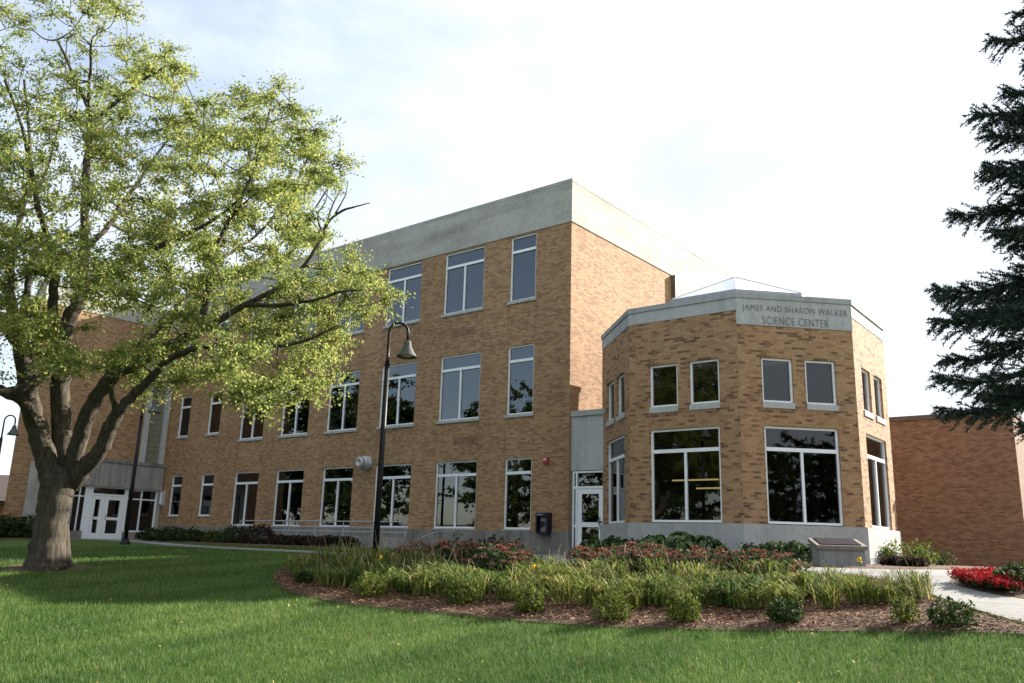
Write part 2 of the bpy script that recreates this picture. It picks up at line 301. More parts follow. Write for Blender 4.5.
# ------------------------------------------------------------------ ground
def axis_grid(c, fine, half, far):
    a = list(np.arange(-half, half+1e-6, fine)); s = half; st = fine
    while s < far:
        st *= 1.35; s += st; a = [-s]+a+[s]
    return np.array(a)+c
gx = axis_grid(2, .5, 30, 3000); gy = axis_grid(-8, .5, 18, 3000)
X, Y = np.meshgrid(gx, gy); Z = g(X, Y); nx = len(gx)
me = bpy.data.meshes.new('lawn_ground'); vv = np.stack([X, Y, Z], -1).reshape(-1, 3)
ff = [(j*nx+i, j*nx+i+1, (j+1)*nx+i+1, (j+1)*nx+i) for j in range(len(gy)-1) for i in range(nx-1)]
me.from_pydata(vv.tolist(), [], ff); link('lawn', me, LAWN, None, True, kind='structure')
def smooth_poly(P, it=2):
    P = [np.array(p, float) for p in P]
    for _ in range(it):
        Q = []
        for i in range(len(P)):
            a, b = P[i], P[(i+1) % len(P)]; Q += [a*.75+b*.25, a*.25+b*.75]
        P = Q
    return np.array(P)
def inside(P, x, y):
    c = np.zeros(x.shape, bool); n = len(P)
    for i in range(n):
        x1, y1 = P[i]; x2, y2 = P[(i+1) % n]
        if y1 == y2: continue
        k = ((y1 > y) != (y2 > y)) & (x < (x2-x1)*(y-y1)/(y2-y1)+x1); c ^= k
    return c
def drape(name, P, h, mat, step=.5, mound=None, **k):
    bm = bmesh.new(); bm.faces.new([bm.verts.new((p[0], p[1], 0)) for p in P])
    lo = P.min(0); hi = P.max(0)
    for a in (0, 1):
        for c in np.arange(lo[a]+step*.5, hi[a], step):
            nrm = [0, 0, 0]; nrm[a] = 1; pc = [0, 0, 0]; pc[a] = c
            bmesh.ops.bisect_plane(bm, geom=bm.verts[:]+bm.edges[:]+bm.faces[:], plane_co=pc, plane_no=nrm)
    bm.normal_update()
    if sum(f.normal.z for f in bm.faces) < 0: bmesh.ops.reverse_faces(bm, faces=bm.faces[:])
    bd = {v for e in bm.edges if len(e.link_faces) == 1 for v in e.verts}
    for v in bm.verts:
        v.co.z = float(g(v.co.x, v.co.y))+h+(mound or 0)*(v not in bd)
    # skirt, so the sheet has an edge
    es = [e for e in bm.edges if len(e.link_faces) == 1]; r = bmesh.ops.extrude_edge_only(bm, edges=es)
    for v in r['geom']:
        if isinstance(v, bmesh.types.BMVert): v.co.z -= h+.08
    bmesh.ops.recalc_face_normals(bm, faces=bm.faces[:])
    me = bpy.data.meshes.new(name); bm.to_mesh(me); bm.free(); return link(name, me, mat, **k)
BEDP = smooth_poly([(1.8,-12.7),(3.3,-13.5),(4.72,-13.72),(6.28,-13.62),(7.55,-13.45),(9.06,-13.3),(10.2,-13.1),(11.62,-12.6),(13.1,-12.0),(14.2,-11.5),(15.4,-11.9),(16.6,-12.9),(17.6,-13.0),(17.6,-12.3),(15.6,-11.78),(14.23,-11.08),(13.5,-10.2),(12.94,-9.38),(12.1,-8.05),(11.4,-7.05),(8.9,-6.95),(6.5,-7.2),(4.4,-7.75),(2.2,-8.75),(.3,-9.9),(.3,-11.4)])
PC = [hit(330,554), hit(300,552.3), hit(240,549.6), hit(195,547.2), hit(165,544.8), hit(148,542.6)]
PC = [(float(q[0]), float(q[1])) for q in PC]; PN = [(x_, y_+.42) for x_, y_ in PC]; PS = [(x_, y_-.42) for x_, y_ in PC]
WALKP = smooth_poly(PN[::-1]+[(0,-5.9),(.0,-2.5),(.05,-.25),(.1,-.03),(1.2,-.03),(1.35,-1.2),(2.0,-3.4),(3.8,-4.9),(8.5,-5.3),(10.9,-5.3),(12,-3.6),(12.4,0),(12.2,5),(12.4,9.0),(12.4,9.95),(17,9.95),(16.5,6),(14.8,3),(14.1,0),(13.5,-4),(12.5,-6.6),(12.95,-7.95),(14.1,-9.2),(16,-10.0),(20,-10.6),(20.5,-12.2),(17.5,-12.1),(15.6,-11.7),(14.26,-11.02),(13.0,-9.36),(12.15,-8.0),(11.4,-6.98),(8.9,-6.86),(6.5,-7.1),(4.4,-7.66),(2.2,-8.2),(0,-8.0)]+PS+[(-21.5,-5.2),(-25.0,-5.0),(-25.1,-4),(-25.1,-1),(-25.0,-.6),(-23.2,-.8),(-21.0,-3.6)], 2)
REDP_ = smooth_poly([(12.55,-6.8),(13.0,-7.95),(14.15,-9.1),(16,-9.9),(18.5,-10.3),(18.6,-7),(16,-3.5),(14.4,-2.2),(13.5,-4.4)])
OBED = smooth_poly([(1.5,-1.0),(2.1,-3.35),(3.9,-4.8),(8.5,-5.2),(10.8,-5.2),(11.9,-3.5),(12.3,0),(12.0,4.6),(10.5,5.0),(9.0,4.4),(8,1.5),(6,0),(4,-.5),(2.2,-.3)])
FBED = smooth_poly([(-22.5,-.1),(-22.8,-2.2),(-20,-3.2),(-15,-3.6),(-10,-3.7),(-6.2,-3.3),(-5.4,-1.7),(-5.2,-.1)])
SBED = smooth_poly([(-5.0,-.05),(-5.0,-1.3),(-3,-1.6),(-.5,-1.5),(-.2,-.05)])
HBED = smooth_poly([(-25.3,-5.5),(-23.4,-5.6),(-23.4,-8.2),(-26,-10.5),(-30,-8.5),(-33,-4),(-31,-3),(-26,-7.5)])
SOILP = smooth_poly([(tb0[0]+rr_*math.cos(a_), tb0[1]+rr_*math.sin(a_)) for a_, rr_ in zip(np.arange(12)*math.pi/6, [.95,.8,1.0,.85,.75,.95,1.1,.9,.8,1.0,.9,.8])]) if (tb0 := hit(47, 568)) is not None else None
drape('bare_soil', SOILP, .012, MULCH, .4, kind='structure')
drape('walkway', WALKP, .03, PAVE, .6, kind='structure')
for P in (BEDP, REDP_, OBED, FBED, SBED, HBED): drape('mulch_bed', P, .022, MULCH, .5, .03, kind='structure')
# ------------------------------------------------------------------ windows
def window(root, F, u0, u1, z0, z1, transom=None, mull=None, sill='thin', glass=None, off=-.09, fw=.055, blind=False, reds=False):
    f = MB(); a, b = off-.045, off+.035
    f.fbox(F, u0, u0+fw, a, b, z0, z1); f.fbox(F, u1-fw, u1, a, b, z0, z1); f.fbox(F, u0+fw, u1-fw, a, b, z0, z0+fw); f.fbox(F, u0+fw, u1-fw, a, b, z1-fw, z1)
    if transom: f.fbox(F, u0+fw, u1-fw, a, b+.012, transom-.05, transom+.05)
    top = transom-.05 if transom else z1-fw
    if mull: f.fbox(F, mull-.035, mull+.035, a, b+.004, z0+fw, top)
    w = f.build('window', FRAME, root)
    p = MB(); zz = [(z0+fw, top)]+([(transom+.05, z1-fw)] if transom else [])
    for i, (c, d) in enumerate(zz):
        for l, r in ([(u0+fw, mull-.035), (mull+.035, u1-fw)] if (mull and i == 0) else [(u0+fw, u1-fw)]):
            o_ = off-.012
            p.poly((F.p(l,o_,c),F.p(r,o_,c),F.p(r,o_,d),F.p(l,o_,d)))
    p.build('pane', glass or GLASS, w)
    s = MB()
    if sill == 'thin': s.fbox(F, u0-.05, u1+.05, off-.05, .055, z0-.105, z0-.003)
    elif sill == 'block': s.fbox(F, u0-.01, u1+.01, off-.05, .03, z0-.16, z0-.003)
    elif sill == 'flash': s.fbox(F, u0+.004, u1-.004, off-.05, .05, z0-.05, z0-.003)
    if s.f: s.build('sill', SILL, w)
    if blind:
        bl = MB(); u = u0+.1; rr = random.Random(int(u0*100))
        while u < u1-.12:
            an = .06; bl.poly((F.p(u,off-.16,z0+.03),F.p(u+.10,off-.20,z0+.03),F.p(u+.10,off-.20,top+.03),F.p(u,off-.16,top+.03))); u += .105
        bl.build('blind', BLIND, w)
    return w
# ------------------------------------------------------------------ main building
MAIN = empty('science_building', (-12, 0, 0), 'long three-storey buff brick building with concrete roof band and stacked windows', 'building')
FM = Fr((0, 0), (1, 0)); FS = Fr((0, 0), (0, 1))       # front facade (u = x), sunlit side (u = y)
XL = -25.2; DEEP = 30.0; s86 = .86
ZB, ZT = 11.39, 13.03
cols = [('c1',-3.18,-1.80,0),('c2',-7.04,-4.67,1),('c3',-10.87,-8.54,1),('c4',-14.64,-12.40,1),('c5',-18.34,-16.09,1),('c6',-22.0,-19.84,1),('c7',-25.21,-23.99,0),('c8',-28.34,-27.2,0)]
rows = {3:(8.84,11.33,10.75),2:(4.66,7.15,6.60),1:(.715,3.13,2.62)}
wins = []
for n, a, b, dbl in cols:
    for r, (c, d, tr) in rows.items():
        if n in ('c7', 'c8'): c += .43
        wins.append((a*s86, b*s86, c, d, tr, (a+b)/2*s86 if dbl else None, r, n))
PL = .66
w = MB(); w.wall(FM, XL, 0, PL, ZB, [x[:4] for x in wins]); w.wall(FS, 0, 7.42, PL, ZB); w.wall(FS, 7.42, DEEP, PL, ZB)
w.poly(((0,DEEP,-.2),(XL,DEEP,-.2),(XL,DEEP,ZB),(0,DEEP,ZB)), [(0,0),(25,0),(25,12),(0,12)])
w.build('brick_wall', BRICK_F, MAIN)
bnd = MB(); bnd.fbox(WORLD, XL, .03, -.03, DEEP, ZB, ZT-.12); bnd.build('roof_band', BANDM, MAIN)
cp = MB(); cp.fbox(WORLD, XL, .038, -.038, DEEP+.05, ZT-.118, ZT); cp.build('coping', BANDM, MAIN)
pl = MB(); pl.fbox(WORLD, XL+.02, .04, -.05, 1.2, -.6, PL); pl.fbox(WORLD, -1.0, .05, 1.2, DEEP, -.6, PL); pl.build('plinth', CONC3, MAIN)
bay = MB(); bay.fbox(WORLD, .002, .16, 7.5, 16, 4, ZB-.004); bay.build('side_panel', BANDM, MAIN)
bs = MB(); bs.fbox(WORLD, .002, .2, 7.36, 7.498, 4, ZB-.01); bs.build('panel_edge', COPING, MAIN)
flo = MB()
for z in (-.05, 4.0, 8.2): flo.box(XL+.2, -.2, .5, DEEP-.5, z, z+.25)
flo.box(XL+.2, -.2, 6, 6.1, 0, ZB); flo.build('floor_slab', ROOM, MAIN)
ip = MB(); ip.box(XL+.02, XL+.12, .15, DEEP-.1, -.1, ZB); ip.build('inner_wall', ROOM, MAIN)
for a, b, c, d, tr, mu, r, n in wins: window(MAIN, FM, a, b, c, d, tr, mu, 'thin' if r > 1 else 'flash', blind=(r == 1 and n in ('c1', 'c3', 'c4', 'c5', 'c6', 'c7', 'c8')))
JT = plain('joint_sealant', (.20, .13, .075), .9)
for a, b, c, d, tr, mu, r, n in wins:
    if r in (3, 2):
        lo = rows[r-1][1]
        for u in (a-.03, b+.03):
            jt = MB(); jt.fbox(FM, u-.007, u+.007, -.01, .003, lo+.02, c-.12); jt.build('control_joint', JT, MAIN)
VENTM = brick('vent_brick', [(0, (.20, .105, .06)), (1, (.27, .15, .085))], (.33, .21, .115), .20, .15)
for (x, z) in ((-4.64, 3.85), (-4.96, 8.02)):
    vg = MB(); vg.fbox(FM, x-.6, x+.6, -.01, .004, z-.15, z+.15); vg.build('brick_vent', VENTM, MAIN)
# ------------------------------------------------------------------ entry link with glass door
LINK = empty('entry_link', (.7, .1, 0), 'narrow pale concrete vestibule with white glass door between brick facade and octagon', 'entrance')
FL = Fr((.0, .10), (1, 0)); DX0, DX1 = .07, 1.36
lw = MB(); lw.wall(FL, .0, 1.42, 2.62, 4.42); lw.build('panel', CONC2, LINK)
lc = MB(); lc.fbox(FL, .005, 1.5, -4, .06, 4.42, 4.60); lc.build('coping', concrete('link_coping', (.38, .38, .36), .15), LINK)
lb = MB(); lb.fbox(FL, .06, 1.1, -2.6, -2.5, -.1, 4.4); lb.fbox(FL, .06, 1.1, -2.5, -.1, 2.7, 2.8); lb.fbox(FL, .06, 1.1, -2.5, -.1, -.2, -.02); lb.build('inner_wall', ROOM, LINK)
dk = MB(); dk.fbox(FL, .0, DX0-.004, -.25, -.02, 0, 2.62); dk.fbox(FL, DX1+.004, 1.42, -.25, -.02, 0, 2.62); dk.build('jamb', CONC3, LINK)
df = MB(); a, b = -.10, -.02
for u0, u1, z0, z1 in ((DX0, DX0+.06, 0, 2.6), (.20, .26, 0, 2.6), (1.26, 1.32, 0, 2.6), (DX0+.06, .2, 2.54, 2.6), (.26, 1.26, 2.54, 2.6), (.26, 1.26, 2.03, 2.11), (DX0+.06, .2, 2.03, 2.11), (DX0+.06, .2, .80, .87), (DX0+.06, .2, 0, .05)): df.fbox(FL, u0, u1, a, b, z0, z1)
dfo = df.build('door_frame', FRAME, LINK)
dp = MB()
for u0, u1, z0, z1 in ((DX0+.06, .2, .05, .80), (DX0+.06, .2, .87, 2.03), (DX0+.06, .2, 2.11, 2.54), (.26, 1.26, 2.11, 2.54)): dp.poly((FL.p(u0,-.06,z0),FL.p(u1,-.06,z0),FL.p(u1,-.06,z1),FL.p(u0,-.06,z1)))
dp.build('pane', GLASS, dfo)
dl = MB()
for u0, u1, z0, z1 in ((.27, .43, .01, 2.02), (1.09, 1.25, .01, 2.02), (.43, 1.09, 1.86, 2.02), (.43, 1.09, .81, .96), (.43, 1.09, .01, .2)): dl.fbox(FL, u0, u1, -.09, -.03, z0, z1)
dlo = dl.build('door', FRAME, LINK)
dp = MB()
for z0, z1 in ((.2, .81), (.96, 1.86)): dp.poly((FL.p(.43,-.06,z0),FL.p(1.09,-.06,z0),FL.p(1.09,-.06,z1),FL.p(.43,-.06,z1)))
dp.build('pane', GLASS, dlo)
hd = MB(); hd.tube([FL.p(1.16,-.03,1.12),FL.p(1.16,.05,1.12),FL.p(1.16,.05,.84),FL.p(1.16,-.03,.84)], .014, 6); hd.tube([FL.p(1.06,.0,.98),FL.p(1.22,.0,.98)], .03, 6); hd.build('handle', HANDLE, dlo)
# ------------------------------------------------------------------ octagonal pavilion
OC = np.array([5.154, 1.954]); OR = 4.3585
def ocorner(i, R=OR): a = rad(-111.407+45*i); return OC+R*np.array([math.cos(a), math.sin(a)])
OCT = empty('octagonal_pavilion', (OC[0], OC[1], 0), 'octagonal buff brick pavilion with pale parapet, name panel and white pyramid skylight', 'building')
SIDE = OR*2*math.sin(rad(22.5)); OT, OB, OW = 7.10, 6.60, .88
UW = [(.66, 1.54, 4.09, 5.31), (1.90, 2.78, 4.09, 5.31)]; LW = (.66, 2.75, .885, 3.45)
ow = MB(); ob = MB(); oc_ = MB(); ww = MB(); fr = []
for i in range(-1, 7):
    F = Fr(ocorner(i), ocorner(i+1)-ocorner(i)); fr.append(F)
    ow.wall(F, 0, SIDE, OW, OB, (UW+[LW]) if i in (-1, 0, 1, 2) else [], .16)
    e = .012*math.tan(rad(22.5)); lo = 6.22 if i == 1 else OB
    for (z0, z1, o_, mb) in ((OB, OT-.15, .012, ob), (OT-.148, OT, .045, oc_), (-.6, OW, .07, ww)):
        e = o_*math.tan(rad(22.5))
        if mb is ob and i == 1: continue
        a0, a1 = F.p(-e, o_, z0), F.p(SIDE+e, o_, z0)
        mb.poly((a0, a1, F.p(SIDE+e,o_,z1), F.p(-e,o_,z1)), [(0,z0),(SIDE,z0),(SIDE,z1),(0,z1)])
        mb.poly((F.p(-e,o_,z1),F.p(SIDE+e,o_,z1),F.p(SIDE,-.3,z1),F.p(0,-.3,z1)))
        mb.poly((F.p(0,-.05,z0),F.p(SIDE,-.05,z0),a1,a0))
ow.build('brick_wall', BRICK, OCT); ob.build('parapet', CONC2, OCT); oc_.build('coping', concrete('oct_coping', (.36, .37, .37), .15), OCT); ww.build('plinth', concrete('oct_plinth', (.40, .40, .385), .14), OCT)
rf = MB(); rf.poly([(*ocorner(i, OR-.2), OT-.25) for i in range(8)]); rf.build('roof_deck', ROOFM, OCT)
FB, FC = fr[1], fr[2]
np_ = MB(); e = .02*math.tan(rad(22.5)); np_.fbox(FC, -e, SIDE+e, -.2, .02, 6.20, OT-.15); NP = np_.build('name_panel', CONC2, OCT)
for txt, uc, z, hh, wid in (('JAMES AND SHARON WALKER', 1.69, 6.665, .215, 3.05), ('SCIENCE CENTER', 1.69, 6.355, .215, 1.92)):
    cu = bpy.data.curves.new('t', 'FONT'); cu.body = txt; cu.align_x = 'CENTER'; cu.align_y = 'CENTER'; cu.size = .3; cu.extrude = .012; cu.offset = -.005; cu.space_character = 1.12
    to = bpy.data.objects.new('t', cu); COL.objects.link(to); dg = bpy.context.evaluated_depsgraph_get(); me = bpy.data.meshes.new_from_object(to.evaluated_get(dg)); bpy.data.objects.remove(to)
    c = np.array([v.co for v in me.vertices]); lo, hi = c.min(0), c.max(0)
    for v in me.vertices:
        u = (v.co.x-(lo[0]+hi[0])/2)/(hi[0]-lo[0])*wid+uc; zz = (v.co.y-(lo[1]+hi[1])/2)/(hi[1]-lo[1])*hh+z; v.co = FC.p(u, .02+v.co.z, zz)
    link('lettering', me, LETTER, NP)
sk = MB(); k6 = .60
for i in range(8):
    a, b = ocorner(i, OR*k6), ocorner(i+1, OR*k6); sk.poly(((*a, OT-.3), (*b, OT-.3), (*b, 7.62), (*a, 7.62)))
    a2, b2 = ocorner(i, OR*(k6+.02)), ocorner(i+1, OR*(k6+.02)); sk.poly(((*a2, 7.58), (*b2, 7.58), (*b2, 7.70), (*a2, 7.70))); sk.poly(((*a, 7.58), (*b, 7.58), (*b2, 7.58), (*a2, 7.58)))
SK = sk.build('skylight_curb', GREYM, OCT)
sr = MB(); rb = MB()
for i in range(8):
    a2, b2 = ocorner(i, OR*(k6+.018)), ocorner(i+1, OR*(k6+.018)); sr.poly(((*a2, 7.703), (*b2, 7.703), (*OC, 8.92))); rb.tube([(*a2, 7.71), (*OC, 8.93)], .015, 6)
sr.build('skylight', WHITE, OCT); rb.build('skylight_rib', SILL, SK)
for i in range(4):
    F = fr[i]
    for a, b, c, d in UW: window(OCT, F, a, b, c, d, None, None, 'block', GLASS_O, -.10, .06)
    window(OCT, F, LW[0], LW[1], LW[2]+.02, LW[3], 2.84, (LW[0]+LW[1])/2, 'none', GLASS_O, -.09, .06)
inn = MB(); inn.poly([(*ocorner(i, OR-.25), -.02) for i in range(8)]); inn.poly([(*ocorner(i, OR-.25), 3.75) for i in range(8)])
for i in range(3, 7):
    a, b = ocorner(i, OR-.25), ocorner(i+1, OR-.25); inn.poly(((*a, 0), (*b, 0), (*b, 6.5), (*a, 6.5)))
inn.build('interior_lining', plain('pavilion_interior', (.16, .15, .13), .9), OCT)
m, t, b, o = newmat('lit_tube'); b.inputs['Base Color'].default_value = (.8, .7, .4, 1); b.inputs['Emission Color'].default_value = (1, .78, .32, 1); b.inputs['Emission Strength'].default_value = .32; TUBE = m
for (x0, x1, y, z, lab) in ((2.75, 4.35, 2.0, 2.37, 'lit yellow strip light seen high through the pavilion window, longer upper one'), (3.6, 4.5, 2.0, 2.10, 'lit yellow strip light inside the pavilion, shorter lower one')):
    tb = MB(); tb.box(x0, x1, y-.04, y+.04, z-.012, z+.03)
    tag(tb.build('strip_light', TUBE), lab, 'light')
# ------------------------------------------------------------------ right wing
WING = empty('brick_wing', (11, 10, 0), 'low windowless brown brick wing with dark coping behind the octagon', 'building')
WX = 11.53; FW = Fr((4.0, 10.0), (1, 0)); FWS = Fr((WX, 10.0), (0, 1))
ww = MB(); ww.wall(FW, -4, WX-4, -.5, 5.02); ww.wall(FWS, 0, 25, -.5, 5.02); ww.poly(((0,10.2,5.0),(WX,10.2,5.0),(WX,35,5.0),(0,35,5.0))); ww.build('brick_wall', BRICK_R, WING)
wc = MB(); wc.fbox(WORLD, 0.06, WX+.05, 9.95, 35, 5.022, 5.19); wc.build('coping', COPING, WING)
# ------------------------------------------------------------------ left wing with main entrance
LWG = empty('entrance_wing', (-25.2, -4, 0), 'projecting brick wing with weathered stone entrance lintel left of the long facade', 'building')
FE = Fr((-25.2, -7.3), (0, 1)); ulen = 7.3; U = lambda y: y+7.3
ez0, ez1 = 2.40, 3.72
lw = MB(); lw.wall(FE, 0, U(-4.4), -.6, 10.7); lw.wall(FE, U(-4.4), U(-1.42), ez1, 10.7); lw.wall(FE, U(-.12), ulen+.0, ez1, 10.7)
FE2 = Fr((-25.2-10.5, -7.3+10.0), (10.5, -10.0)); lw.wall(FE2, 0, 14.5, -.6, 10.7); lw.wall(FE, ulen, 35, ZB-.5, 11.2); lw.wall(FE, U(-1.42), U(-.12), 9.6, 10.7)
lw.build('brick_wall', BRICK_F, LWG)
lb_ = MB(); lb_.fbox(FE, 0, 27, -.3, .03, 10.70, 11.75); lb_.fbox(FE2, 0, 14.5-.02, -.3, .03, 10.702, 11.752); lb_.poly([(-25.2,-7.3,11.6),(-25.2,20,11.6),(-35.7,20,11.6),(-35.7,2.7,11.6)]); lb_.build('roof_band', BANDM, LWG)
ln = MB(); ln.fbox(FE, U(-4.4), U(-.06), -.5, .12, ez0, ez1-.16); ln.build('lintel', concrete('lintel_stone', (.30, .285, .26), .3, 2), LWG)
ln = MB(); ln.fbox(FE, U(-4.46), U(-.02), -.5, .18, ez1-.158, ez1); ln.build('lintel_cap', CONC3, LWG)
pp = MB(); pp.fbox(FE, U(-1.42), U(-1.13), -.3, .05, ez1+.002, 9.6); pp.fbox(FE, U(-.36), U(-.12), -.3, .05, ez1+.002, 9.6); pp.build('pilaster', CONC2, LWG)
pq = MB(); pq.fbox(FE, U(-1.13), U(-.36), -.3, -.1, ez1+.002, 9.6)
z = ez1+.3
while z < 9.5: pq.fbox(FE, U(-1.12), U(-.37), -.1, -.085, z, z+.12); z += .28
pq.build('tan_panel', PANELG, LWG)
for q in ((U(-4.7), U(-4.4), -.5, .10, -.6, ez0-.003), (U(-.16), U(-.03), -.5, .08, -.6, ez0-.003), (U(-6.5), U(-5.85), -.1, .06, -.6, 3.3)): jb = MB(); jb.fbox(FE, *q); jb.build('stone_jamb', CONC, LWG)
for q in ((U(-4.4), U(-3.75), -.4, .0, -.6, .28), (U(-1.75), U(-.16), -.4, .0, -.6, .3)): kn = MB(); kn.fbox(FE, *q); kn.build('knee_wall', CONC3, LWG)
eb = MB(); eb.fbox(FE, U(-4.72), U(-.02), -3.0, -2.9, -.1, ez0+.3); eb.fbox(FE, U(-4.72), U(-.02), -2.9, -.5, ez0+.02, ez0+.12); eb.fbox(FE, U(-4.72), U(-.02), -2.9, -.5, -.3, -.12); eb.fbox(FE, U(-4.8), U(-4.72), -2.9, -.5, -.1, ez0); eb.fbox(FE, U(-.08), U(-.02), -2.9, -.5, -.1, ez0); eb.build('inner_wall', ROOM, LWG)
ef = MB(); a, b = -.18, -.08
def bars(mb, F, lst):
    for u0, u1, z0, z1 in lst: mb.fbox(F, U(u0), U(u1), a, b, z0, z1)
bars(ef, FE, [(-4.4,-4.33,.28,2.4),(-4.08,-4.02,.28,2.4),(-3.80,-3.42,-.1,2.4),(-4.33,-4.08,2.33,2.4),(-4.02,-3.80,2.33,2.4),(-4.33,-4.08,1.86,1.92),(-4.02,-3.80,1.86,1.92),(-3.42,-1.86,1.96,2.06),(-3.42,-1.86,2.33,2.4),(-1.86,-1.76,-.1,2.4),(-1.76,-1.68,.3,2.4),(-1.02,-.95,.3,2.4),(-.24,-.16,.3,2.4),(-1.68,-1.02,2.33,2.4),(-.95,-.24,2.33,2.4),(-1.68,-1.02,1.86,1.92),(-.95,-.24,1.86,1.92),(-1.68,-1.02,.3,.37),(-.95,-.24,.3,.37)])
efo = ef.build('door_frame', FRAME, LWG)
ep = MB()
for u0, u1, z0, z1 in ((-4.33,-4.08,.28,1.86),(-4.02,-3.8,.28,1.86),(-4.33,-4.08,1.92,2.33),(-4.02,-3.8,1.92,2.33),(-3.42,-1.86,2.06,2.33),(-1.68,-1.02,.37,1.86),(-.95,-.24,.37,1.86),(-1.68,-1.02,1.92,2.33),(-.95,-.24,1.92,2.33)): ep.poly((FE.p(U(u0),-.13,z0),FE.p(U(u1),-.13,z0),FE.p(U(u1),-.13,z1),FE.p(U(u0),-.13,z1)))
ep.build('pane', GLASS, efo)
for (d0, d1, g0, g1) in ((-3.41,-2.83,-3.27,-3.03),(-2.82,-1.87,-2.62,-2.05)):
    d = MB(); bars(d, FE, [(d0,g0,-.08,1.95),(g1,d1,-.08,1.95),(g0,g1,1.78,1.95),(g0,g1,.83,.96),(g0,g1,-.08,.2)]); do = d.build('door', FRAME, LWG)
    ep = MB()
    for z0, z1 in ((.2,.83),(.96,1.78)): ep.poly((FE.p(U(g0),-.13,z0),FE.p(U(g1),-.13,z0),FE.p(U(g1),-.13,z1),FE.p(U(g0),-.13,z1)))
    ep.build('pane', GLASS, do)
    hd = MB(); hd.tube([FE.p(U(d0+.12),-.08,1.1),FE.p(U(d0+.12),-.02,1.1),FE.p(U(d0+.12),-.02,.85),FE.p(U(d0+.12),-.08,.85)], .014, 6); hd.build('handle', HANDLE, do)
# ------------------------------------------------------------------ far house
hp = at_dist(-6, 500, 70); HOUSE = empty('brick_house', (hp[0], hp[1], -.1), 'small orange brick house with brown gable roof at far left', 'house')
FH = Fr((hp[0]-6, hp[1]-3), (.75, .66)); hm = MB(); hm.wall(FH, 0, 10, -.5, 2.5, [(4.2, 5.2, .8, 2.0), (7.5, 8.5, .8, 2.0)]); hm.fbox(FH, .02, 9.98, -8, -.2, -.5, 2.5); hm.poly((FH.p(10,0,-.5),FH.p(10,-8,-.5),FH.p(10,-8,2.5),FH.p(10,-4,4.2),FH.p(10,0,2.5)), [(0,0),(8,0),(8,2.5),(4,4.2),(0,2.5)]); hm.poly((FH.p(0,-8,-.5),FH.p(0,0,-.5),FH.p(0,0,2.5),FH.p(0,-4,4.2),FH.p(0,-8,2.5))); hm.build('brick_wall', HBRICK, HOUSE)
hr = MB()
for o0, o1, z0, z1 in ((.5, -4, 2.25, 4.35), (-8.5, -4, 2.25, 4.35)):
    hr.poly((FH.p(-.4,o0,z0),FH.p(10.4,o0,z0),FH.p(10.4,o1,z1),FH.p(-.4,o1,z1))); hr.poly((FH.p(-.4,o0,z0-.18),FH.p(10.4,o0,z0-.18),FH.p(10.4,o1,z1-.18),FH.p(-.4,o1,z1-.18))); hr.poly((FH.p(10.4,o0,z0-.18),FH.p(10.4,o0,z0),FH.p(10.4,o1,z1),FH.p(10.4,o1,z1-.18)))
hr.build('roof', SHING, HOUSE)
for c in (4.2, 7.5): window(HOUSE, FH, c, c+1, .8, 2.0, None, None, 'thin')
# ------------------------------------------------------------------ things on the walls
V = empty('exhaust_vent', (-9.95, 0, 3.22), 'round ribbed silver exhaust vent sticking out of the brick facade', 'vent')
VS = .80
vm = MB(); vm.lathe([(r_*VS, h_*VS) for r_, h_ in [(0,.02),(.34,.02),(.36,.05),(.36,.10),(.30,.12),(.30,.17),(.345,.18),(.345,.23),(.30,.24),(.30,.29),(.33,.30),(.33,.34),(.24,.36),(.24,.44)]], (-9.8, 0, 3.22), (0, -1, 0), 24); vm.build('duct', STEEL, V, True)
vm = MB(); vm.lathe([(r_*VS, h_*VS) for r_, h_ in [(.24,.442),(.27,.45),(.27,.60),(.24,.64),(.12,.65),(.12,.63),(0,.63)]], (-9.8, 0, 3.22), (0, -1, 0), 24); vm.build('cap', plain('bright_aluminium', (.50, .50, .48), .4, .3), V, True)
PH = empty('wall_payphone', (-.97, 0, .55), 'navy blue payphone hood mounted on brick wall left of the vestibule door', 'payphone')
pm = MB(); pm.box(-1.12,-.64,-.30,-.02,1.13,1.25); pm.box(-1.12,-1.07,-.28,-.02,.62,1.13); pm.box(-.69,-.64,-.28,-.02,.62,1.13); pm.box(-1.07,-.69,-.06,-.02,.62,1.13); pm.box(-1.12,-.64,-.24,-.02,.55,.62); pm.build('hood', NAVY, PH, bevel=.012)
pm = MB(); pm.box(-1.08,-.80,-.308,-.302,1.17,1.20); pm.build('sign_strip', plain('pale_strip', (.30, .34, .45), .4), PH)
pm = MB(); pm.box(-1.01,-.79,-.17,-.062,.64,1.09); pho = pm.build('phone_body', plain('phone_grey', (.20, .20, .21), .4), PH, bevel=.01)
pm = MB(); pm.box(-.99,-.94,-.22,-.172,.74,.98); pm.build('handset', BLACK, pho, bevel=.01)
pm = MB(); pm.box(-.92,-.82,-.178,-.172,.80,.96); pm.build('keypad', BLACK, pho)
SB = empty('alarm_strobe', (-.9, 0, 2.9), 'small red fire alarm strobe high on the brick wall above the payphone', 'alarm')
pm = MB(); pm.box(-.99,-.80,-.10,-.01,2.88,3.08); pm.build('housing', REDP, SB, bevel=.01); pm = MB(); pm.box(-.96,-.84,-.135,-.102,2.98,3.05); pm.build('lens', plain('strobe_lens', (.6, .5, .5), .3), SB, bevel=.005)
UB = empty('wall_box', (-24.9, -.02, 2), 'small pale box fixed to the wall right of the main entrance', 'box')
pm = MB(); pm.box(-25.02,-24.78,-.16,-.004,1.65,2.35); pm.build('case', SILL, UB, bevel=.01); pm = MB(); pm.box(-24.99,-24.81,-.18,-.162,1.72,2.28); pm.build('cover', FRAME, UB)
